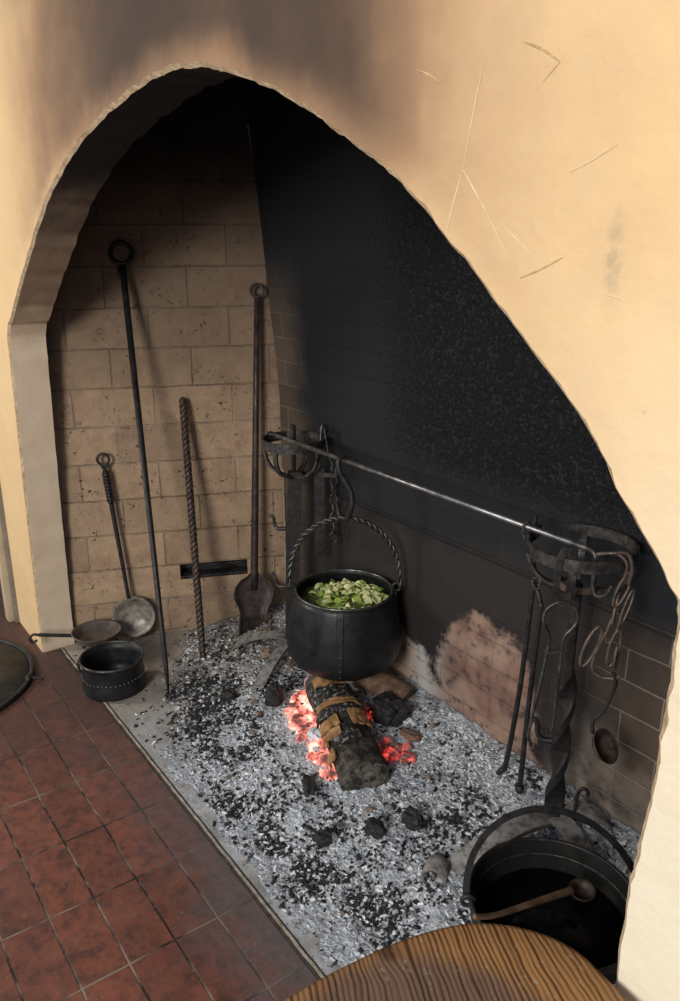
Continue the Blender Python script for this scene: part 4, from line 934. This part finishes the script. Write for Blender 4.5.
# skillet on legs
rt = thing('frying_pan', 'shallow three legged frying pan with hooked handle behind the small pot', 'frying pan', (-2.90, 0.185, 0.0))
pc = V((-2.885, 0.180, 0))
mb = MB(); mb.lathe([(0.0, 0.072), (0.066, 0.073), (0.082, 0.080), (0.094, 0.108), (0.098, 0.112), (0.094, 0.113), (0.090, 0.109), (0.077, 0.084), (0.055, 0.078), (0.0, 0.077)], pc, 40); mb.build('pan_bowl', M['pan'], rt)
mb = MB(); hd = V((-0.32, -0.947, 0)); h0 = pc + hd * 0.093 + V((0, 0, 0.103))
mb.sweep(cr([h0, h0 + hd * 0.08 + V((0, 0, 0.014)), h0 + hd * 0.125 + V((0, 0, 0.022))], 6), RECT(0.008, 0.004), 1.0, up=(0, 0, 1))
h1 = h0 + hd * 0.125 + V((0, 0, 0.022)); mb.tube(cr([h1, h1 + hd * 0.02 + V((0, 0, 0.004)), h1 + hd * 0.034 + V((0, 0, -0.012)), h1 + hd * 0.024 + V((0, 0, -0.030)), h1 + hd * 0.008 + V((0, 0, -0.022))], 6), 0.0055, 8); mb.build('handle', M['iron'], rt)
for a in (200, 320, 80):
    d = V((math.cos(math.radians(a)), math.sin(math.radians(a)), 0)); mb = MB(); mb.tube(cr([pc + d * 0.065 + V((0, 0, 0.076)), pc + d * 0.080 + V((0, 0, 0.04)), pc + d * 0.095 + V((0, 0, 0.004))], 5), 0.006, 8); mb.build('leg', M['iron'], rt)
# small pot
pc = V((-2.610, 0.142, 0))
rt = thing('cooking_pot', 'small black iron pot with a beaded band at the left hearth edge', 'pot', tuple(pc))
mb = MB(); mb.lathe([(0.0, 0.001), (0.096, 0.001), (0.109, 0.006), (0.113, 0.018), (0.114, 0.045), (0.110, 0.060), (0.1115, 0.075), (0.109, 0.105), (0.114, 0.126), (0.118, 0.130), (0.1175, 0.134),
    (0.111, 0.133), (0.104, 0.105), (0.105, 0.05), (0.095, 0.015), (0.0, 0.010)], pc, 52); mb.build('body', M['pot'], rt)
mb = MB(); mb.ring(pc + V((0, 0, 0.132)), 0.1145, 0.0045, seg=52, rs=8); mb.build('rim', M['grey'], rt)
first = None
for i in range(44):
    a = 2 * PI * i / 44; p = pc + V((math.cos(a) * 0.1122, math.sin(a) * 0.1122, 0.068))
    if first is None:
        mb = MB(); mb.blob(p, (0.0036, 0.0036, 0.0036), 0, 0, 1, 2, smooth=True); first = mb.build('bead', M['rim'], rt); fp = p.copy()
    else: c_ = first.copy(); COL.objects.link(c_); c_.parent = rt; c_.location = first.location + (p - fp)
mb = MB(); d = V((-0.75, -0.66, 0)); b = pc + d * 0.118 + V((0, 0, 0.090)); mb.tube(cr([b + V((0, 0, 0.02)), b + d * 0.022 + V((0, 0, 0.005)), b + d * 0.024 - V((0, 0, 0.03)), b + d * 0.012 - V((0, 0, 0.052)), b - V((0, 0, 0.045))], 6), 0.005, 8); mb.build('handle', M['iron'], rt)
# round lid on the tiles at left
lc = V((-3.023, -0.429, 0.0))
rt = thing('griddle_plate', 'big round grey iron griddle lying on tiles at the left edge', 'griddle', tuple(lc))
mb = MB(); mb.lathe([(0.0, 0.004), (0.355, 0.004), (0.364, 0.008), (0.364, 0.013), (0.0, 0.013)], lc, 72); mb.build('plate', M['lidm'], rt)
mb = MB(); mb.ring(lc + V((0, 0, 0.011)), 0.370, 0.0095, seg=90, rs=8); mb.build('rim', M['iron'], rt)
mb = MB(); a = math.radians(60); d = V((math.cos(a), math.sin(a), 0)); b = lc + d * 0.372 + V((0, 0, 0.018)); mb.blob(b, (0.014, 0.024, 0.016), 5, 0.2, 2, 2, rz(a), smooth=True); mb.tube(cr([b, b + d * 0.02 + V((0, 0, 0.0)), b + d * 0.05 + V((0, 0, -0.008))], 5), 0.006, 8); mb.build('handle_lug', M['iron'], rt)

# ------------------------------------------------------------------ tools at the right stand
rt = thing('twisted_hook', 'thin twisted wire hook hanging on the rod left of the right stand', 'hook', (-1.235, 0.79, 0.78))
hb = [(-1.222, 0.775, 0.922), (-1.225, 0.764, 0.934), (-1.228, 0.753, 0.922), (-1.228, 0.757, 0.895), (-1.220, 0.780, 0.850), (-1.200, 0.784, 0.800), (-1.188, 0.786, 0.775), (-1.196, 0.786, 0.756), (-1.210, 0.786, 0.764), (-1.212, 0.786, 0.778)]
hb = cr([V(p) for p in hb], 10); mb = MB(); mb.tube(hb, 0.0030, 7)
mb.tube([p + V((math.sin(i * 0.9), math.cos(i * 0.9), 0)) * 0.0034 for i, p in enumerate(hb)], 0.0024, 6); mb.build('hook_wire', M['brown'], rt)
rt = thing('fire_tongs', 'long slim two legged iron fire tongs standing left of the twisted post', 'tongs', (-1.30, 0.86, 0.05))
tq = V((-1.212, 0.800, 0.756))
mb = MB(); mb.tube(cr([tq, tq + V((-0.012, 0.003, -0.03)), V((-1.262, 0.83, 0.42)), V((-1.322, 0.868, 0.125)), V((-1.332, 0.862, 0.095)), V((-1.344, 0.86, 0.075))], 8), lambda t: 0.0062 + 0.002 * t, 8); mb.build('left_leg', M['iron'], rt)
mb = MB(); mb.tube(cr([tq, tq + V((0.020, -0.004, -0.035)), tq + V((0.024, -0.004, -0.075)), V((-1.222, 0.825, 0.42)), V((-1.238, 0.835, 0.105))], 8), lambda t: 0.0062 + 0.002 * t, 8); mb.blob((-1.238, 0.836, 0.098), (0.014, 0.014, 0.017), 3, 0.1, 2, 2, smooth=True); mb.build('right_leg', M['iron'], rt)
mb = MB(); mb.ring(tq + V((0, 0, 0.012)), 0.011, 0.0038, axis=(0.8, -0.6, 0), seg=16, rs=6); mb.build('pivot_ring', M['grey'], rt)
# elongated strap loop over the ring and spring tongs below it
vx = V((0.586, 0.81, 0)); kx, ky = -1.045, 0.695
rt = thing('strap_link', 'long iron strap link looped over the front of the right ring', 'link', (kx, ky, 0.80))
mb = MB(); pts = []
for i in range(40):
    a = 2 * PI * i / 40; pts.append(V((kx - 0.004, ky - 0.012 + 0.012, 0.868)) + vx * math.cos(a) * 0.017 + V((0, 0, math.sin(a) * 0.066)))
mb.sweep(pts, RECT(0.0075, 0.0035), 1.0, closed=True, up=(0.81, -0.586, 0)); mb.build('strap', M['grey'], rt)
rt = thing('spring_tongs', 'spring tongs with a round loop hanging before the twisted post', 'tongs', (kx, ky, 0.42))
mb = MB(); cc = V((kx, ky - 0.004, 0.765)); R0 = 0.040; pts = []
L1 = V((-1.118, 0.665, 0.42)); 
def vp(u, z): return V((kx, ky - 0.004, z)) + vx * u
lp = [vp(-0.052, 0.445), vp(-0.050, 0.47), vp(-0.038, 0.56), vp(-0.026, 0.66), vp(-0.022, 0.712), vp(-0.030, 0.735)]
pts += [lp[0] + vx * 0.010 + V((0, 0, -0.03)), *lp]
for i in range(0, 17):
    a = math.radians(215 - i * (250 / 16)); pts.append(vp(math.cos(a) * R0, 0.765 + math.sin(a) * R0))
pts += [vp(0.012, 0.712), vp(0.010, 0.66), vp(0.008, 0.56), vp(0.006, 0.47), vp(-0.002, 0.455), vp(-0.008, 0.462)]
mb.tube(cr(pts, 5), 0.0042, 8); mb.build('spring', M['grey'], rt)
mb = MB(); mb.sweep([vp(-0.030, 0.678), vp(0.014, 0.682)], RECT(0.009, 0.003), 1.0, up=(0, 0, 1)); mb.build('cross_clip', M['rim'], rt)
# wire chain bundle and ladle at the right
bx = V((-0.955, 0.79, 0))
rt = thing('chain_bundle', 'bundle of brown wire links hanging from the right side of the right ring', 'chain', (-0.955, 0.79, 0.62))
def wl(pts, r=0.0036, name='link'): mb = MB(); mb.tube(cr([V(p) for p in pts], 7), r, 7); mb.build(name, M['wire'], rt)
def wlink(c_, h, w_, lean=0.0, r=0.0036, ax_=0.0):
    mb = MB(); pts = []; vv = V((math.cos(0.945 + ax_), math.sin(0.945 + ax_), 0))
    for i in range(26):
        a = 2 * PI * i / 26; zz = math.sin(a) * h / 2; pts.append(V(c_) + vv * (math.cos(a) * w_ / 2 + lean * zz) + V((0, 0, zz)))
    mb.tube(pts, r, 7, closed=True); mb.build('link', M['wire'], rt)
wl([(-1.005, 0.745, 0.925), (-0.975, 0.755, 0.935), (-0.950, 0.78, 0.935), (-0.940, 0.79, 0.90), (-0.945, 0.79, 0.86)], 0.0048)
wl([(-0.995, 0.765, 0.928), (-0.965, 0.775, 0.928), (-0.950, 0.785, 0.905), (-0.958, 0.785, 0.86), (-0.972, 0.785, 0.83)], 0.0042)
wlink((-0.955, 0.785, 0.845), 0.085, 0.024, 0.30)
wlink((-0.966, 0.787, 0.795), 0.075, 0.020, 0.30, ax_=0.9)
wlink((-0.968, 0.785, 0.742), 0.075, 0.022, 0.20)
wlink((-0.948, 0.800, 0.800), 0.080, 0.020, 0.35, ax_=0.5)
wlink((-1.000, 0.755, 0.690), 0.105, 0.030, 0.30, 0.0042)
wlink((-0.962, 0.790, 0.690), 0.095, 0.024, 0.14, 0.0038)
wlink((-0.956, 0.795, 0.668), 0.060, 0.022, 0.05, 0.0036, 0.9)
wl([(-0.974, 0.772, 0.735), (-0.990, 0.765, 0.68), (-0.996, 0.762, 0.635), (-0.980, 0.775, 0.612), (-0.955, 0.795, 0.612), (-0.945, 0.803, 0.622)], 0.0046)
rt = thing('hanging_ladle', 'small dark ladle hanging from the wire links on the right', 'ladle', (-0.955, 0.80, 0.42))
mb = MB(); mb.tube(cr([V((-0.958, 0.793, 0.626)), V((-0.950, 0.797, 0.600)), V((-0.958, 0.795, 0.560)), V((-0.970, 0.79, 0.515)), V((-0.988, 0.78, 0.485)), V((-0.985, 0.78, 0.450))], 7), 0.0048, 8); mb.build('handle', M['iron'], rt)
mb = MB(); mb.lathe([(0.0, -0.022), (0.020, -0.018), (0.036, -0.006), (0.043, 0.006), (0.041, 0.007), (0.033, -0.004), (0.018, -0.014), (0.0, -0.018)], (-0.957, 0.792, 0.422), 28, axis=(0.75, 0.10, 0.60)); mb.build('bowl', M['brown'], rt)
rt = thing('small_hook', 'small iron hook standing in the ash right of the twisted post', 'hook', (-1.06, 0.86, 0.06))
mb = MB(); mb.tube(cr([V((-1.075, 0.852, 0.05)), V((-1.065, 0.858, 0.13)), V((-1.062, 0.860, 0.18)), V((-1.054, 0.866, 0.202)), V((-1.043, 0.874, 0.199)), V((-1.041, 0.875, 0.182))], 7), 0.0048, 8); mb.build('hook_bar', M['iron'], rt)

# ------------------------------------------------------------------ big cauldron
bc = V((-0.868, 0.533, 0.0)); BR = 0.192
rt = thing('cauldron', 'wide black iron cauldron with raised hoop handle in the right corner', 'cauldron', (bc.x, bc.y, 0.06))
mb = MB(); prf = [(0.0, 0.062), (0.09, 0.064), (0.14, 0.075), (0.172, 0.100), (0.188, 0.135), (0.190, 0.165), (BR, 0.196), (BR + 0.004, 0.200), (BR - 0.002, 0.204), (0.186, 0.196), (0.180, 0.165), (0.178, 0.13), (0.160, 0.100), (0.12, 0.080), (0.0, 0.072)]
mb.lathe([(r, z * 0.86) for r, z in prf], (bc.x, bc.y, 0), 64); mb.build('body', M['sootpot'], rt)
mb = MB(); mb.ring((bc.x, bc.y, 0.138), 0.181, 0.0032, seg=64, rs=6); mb.build('inner_lip', M['grey'], rt)
mb = MB(); mb.ring((bc.x, bc.y, 0.1725), BR, 0.0055, seg=64, rs=8); mb.build('rim', M['iron'], rt)
for a in (70, 190, 310):
    d = V((math.cos(math.radians(a)), math.sin(math.radians(a)), 0)); mb = MB(); mb.tube([bc + d * 0.13 + V((0, 0, 0.085)), bc + d * 0.15 + V((0, 0, 0.0))], lambda t: 0.014 - 0.005 * t, 10); mb.build('leg', M['iron'], rt)
d = V((0.586, 0.81, 0)); nb = V((-0.81, 0.586, 0))
for sg in (-1, 1):
    mb = MB(); mb.ring(bc + d * sg * (BR + 0.006) + V((0, 0, 0.170)), 0.014, 0.005, axis=tuple(nb), seg=16, rs=7); mb.build('ear', M['iron'], rt)
tilt = math.radians(38)
upb = (V((0, 0, 1)) * math.sin(tilt) + nb * math.cos(tilt)).normalized()
pts = [bc + V((0, 0, 0.172)) + d * (-math.cos(PI * i / 60) * (BR + 0.010)) + upb * math.sin(PI * i / 60) * (BR + 0.006) for i in range(61)]
mb = MB(); mb.sweep(pts, RECT(0.0075, 0.0035), 1.0, up=tuple(upb.cross(d))); mb.build('hoop_handle', M['iron'], rt)
mb = MB(); mb.lathe([(0.0, 0.106), (0.165, 0.106), (0.164, 0.100), (0.0, 0.100)], (bc.x, bc.y, 0), 56); mb.build('dark_water', M['water'], label='still dark liquid filling the bottom of the big cauldron', cat='liquid', kind='stuff')
rt = thing('ladle', 'scorched brown ladle lying across the big cauldron rim', 'ladle', (-0.88, 0.45, 0.2))
mb = MB(); mb.tube(cr([V((-0.902, 0.305, 0.232)), V((-0.895, 0.37, 0.205)), V((-0.885, 0.49, 0.178)), V((-0.876, 0.570, 0.163)), V((-0.873, 0.600, 0.156))], 8), lambda t: 0.0058 + 0.003 * t, 9); mb.build('handle', M['spoon'], rt)
mb = MB(); mb.lathe([(0.0, -0.018), (0.016, -0.015), (0.027, -0.006), (0.031, 0.004), (0.029, 0.005), (0.023, -0.005), (0.013, -0.012), (0.0, -0.014)], (-0.862, 0.626, 0.150), 28, axis=(0.1, -0.1, 1)); mb.build('bowl', M['brown'], rt)

# ------------------------------------------------------------------ stool in the foreground
O = [(-0.604, -0.360), (-0.603, -0.318), (-0.600, -0.268), (-0.590, -0.196), (-0.576, -0.140), (-0.555, -0.090), (-0.522, -0.050), (-0.482, -0.022), (-0.443, -0.010), (-0.405, -0.012), (-0.352, -0.020),
     (-0.295, -0.045), (-0.240, -0.100), (-0.212, -0.180), (-0.210, -0.270), (-0.235, -0.360), (-0.300, -0.430), (-0.390, -0.455), (-0.490, -0.450), (-0.570, -0.415)]
pts = cr([V((x, y, 0)) for x, y in O + O[:1]], 5)[:-1]
sc0 = V((-0.405, -0.235, 0)); SZ = 0.758
rt = thing('wooden_stool', 'tall wooden stool with worn rounded seat in the right foreground', 'stool', (sc0.x, sc0.y, 0))
mb = MB(); k = len(pts); vs = []
for sc_, z in ((0.90, SZ - 0.034), (0.97, SZ - 0.030), (1.0, SZ - 0.020), (1.0, SZ - 0.009), (0.985, SZ - 0.002), (0.955, SZ), (0.80, SZ - 0.003), (0.55, SZ - 0.008), (0.25, SZ - 0.010)):
    vs += [sc0 + (p - sc0) * sc_ + V((0, 0, z)) for p in pts]
fs = [[r * k + i, r * k + (i + 1) % k, (r + 1) * k + (i + 1) % k, (r + 1) * k + i] for r in range(8) for i in range(k)]
fs += [list(range(k))[::-1], [8 * k + i for i in range(k)]]
mb.add(vs, fs, 0, True); so = mb.build('seat', M['stool'], rt)
for dx, dy in ((-1, -1), (-1, 1), (1, -1), (1, 1)):
    mb = MB(); t0 = sc0 + V((dx * 0.11, dy * 0.11, SZ - 0.034)); t1 = sc0 + V((dx * 0.165, dy * 0.165, 0.0))
    mb.tube([t0.lerp(t1, i / 12) for i in range(13)], lambda t: 0.017 + 0.006 * math.sin(PI * min(t * 1.3, 1)) - 0.003 * t, 12); mb.build('leg', M['leg'], rt)
for (a, b) in (((-1, -1), (-1, 1)), ((1, -1), (1, 1)), ((-1, -1), (1, -1)), ((-1, 1), (1, 1))):
    z = 0.30 if a[0] == b[0] else 0.36; f_ = 0.11 + 0.055 * (1 - z / SZ)
    mb = MB(); mb.tube([sc0 + V((a[0] * f_, a[1] * f_, z)), sc0 + V((b[0] * f_, b[1] * f_, z))], 0.010, 10); mb.build('stretcher', M['leg'], rt)
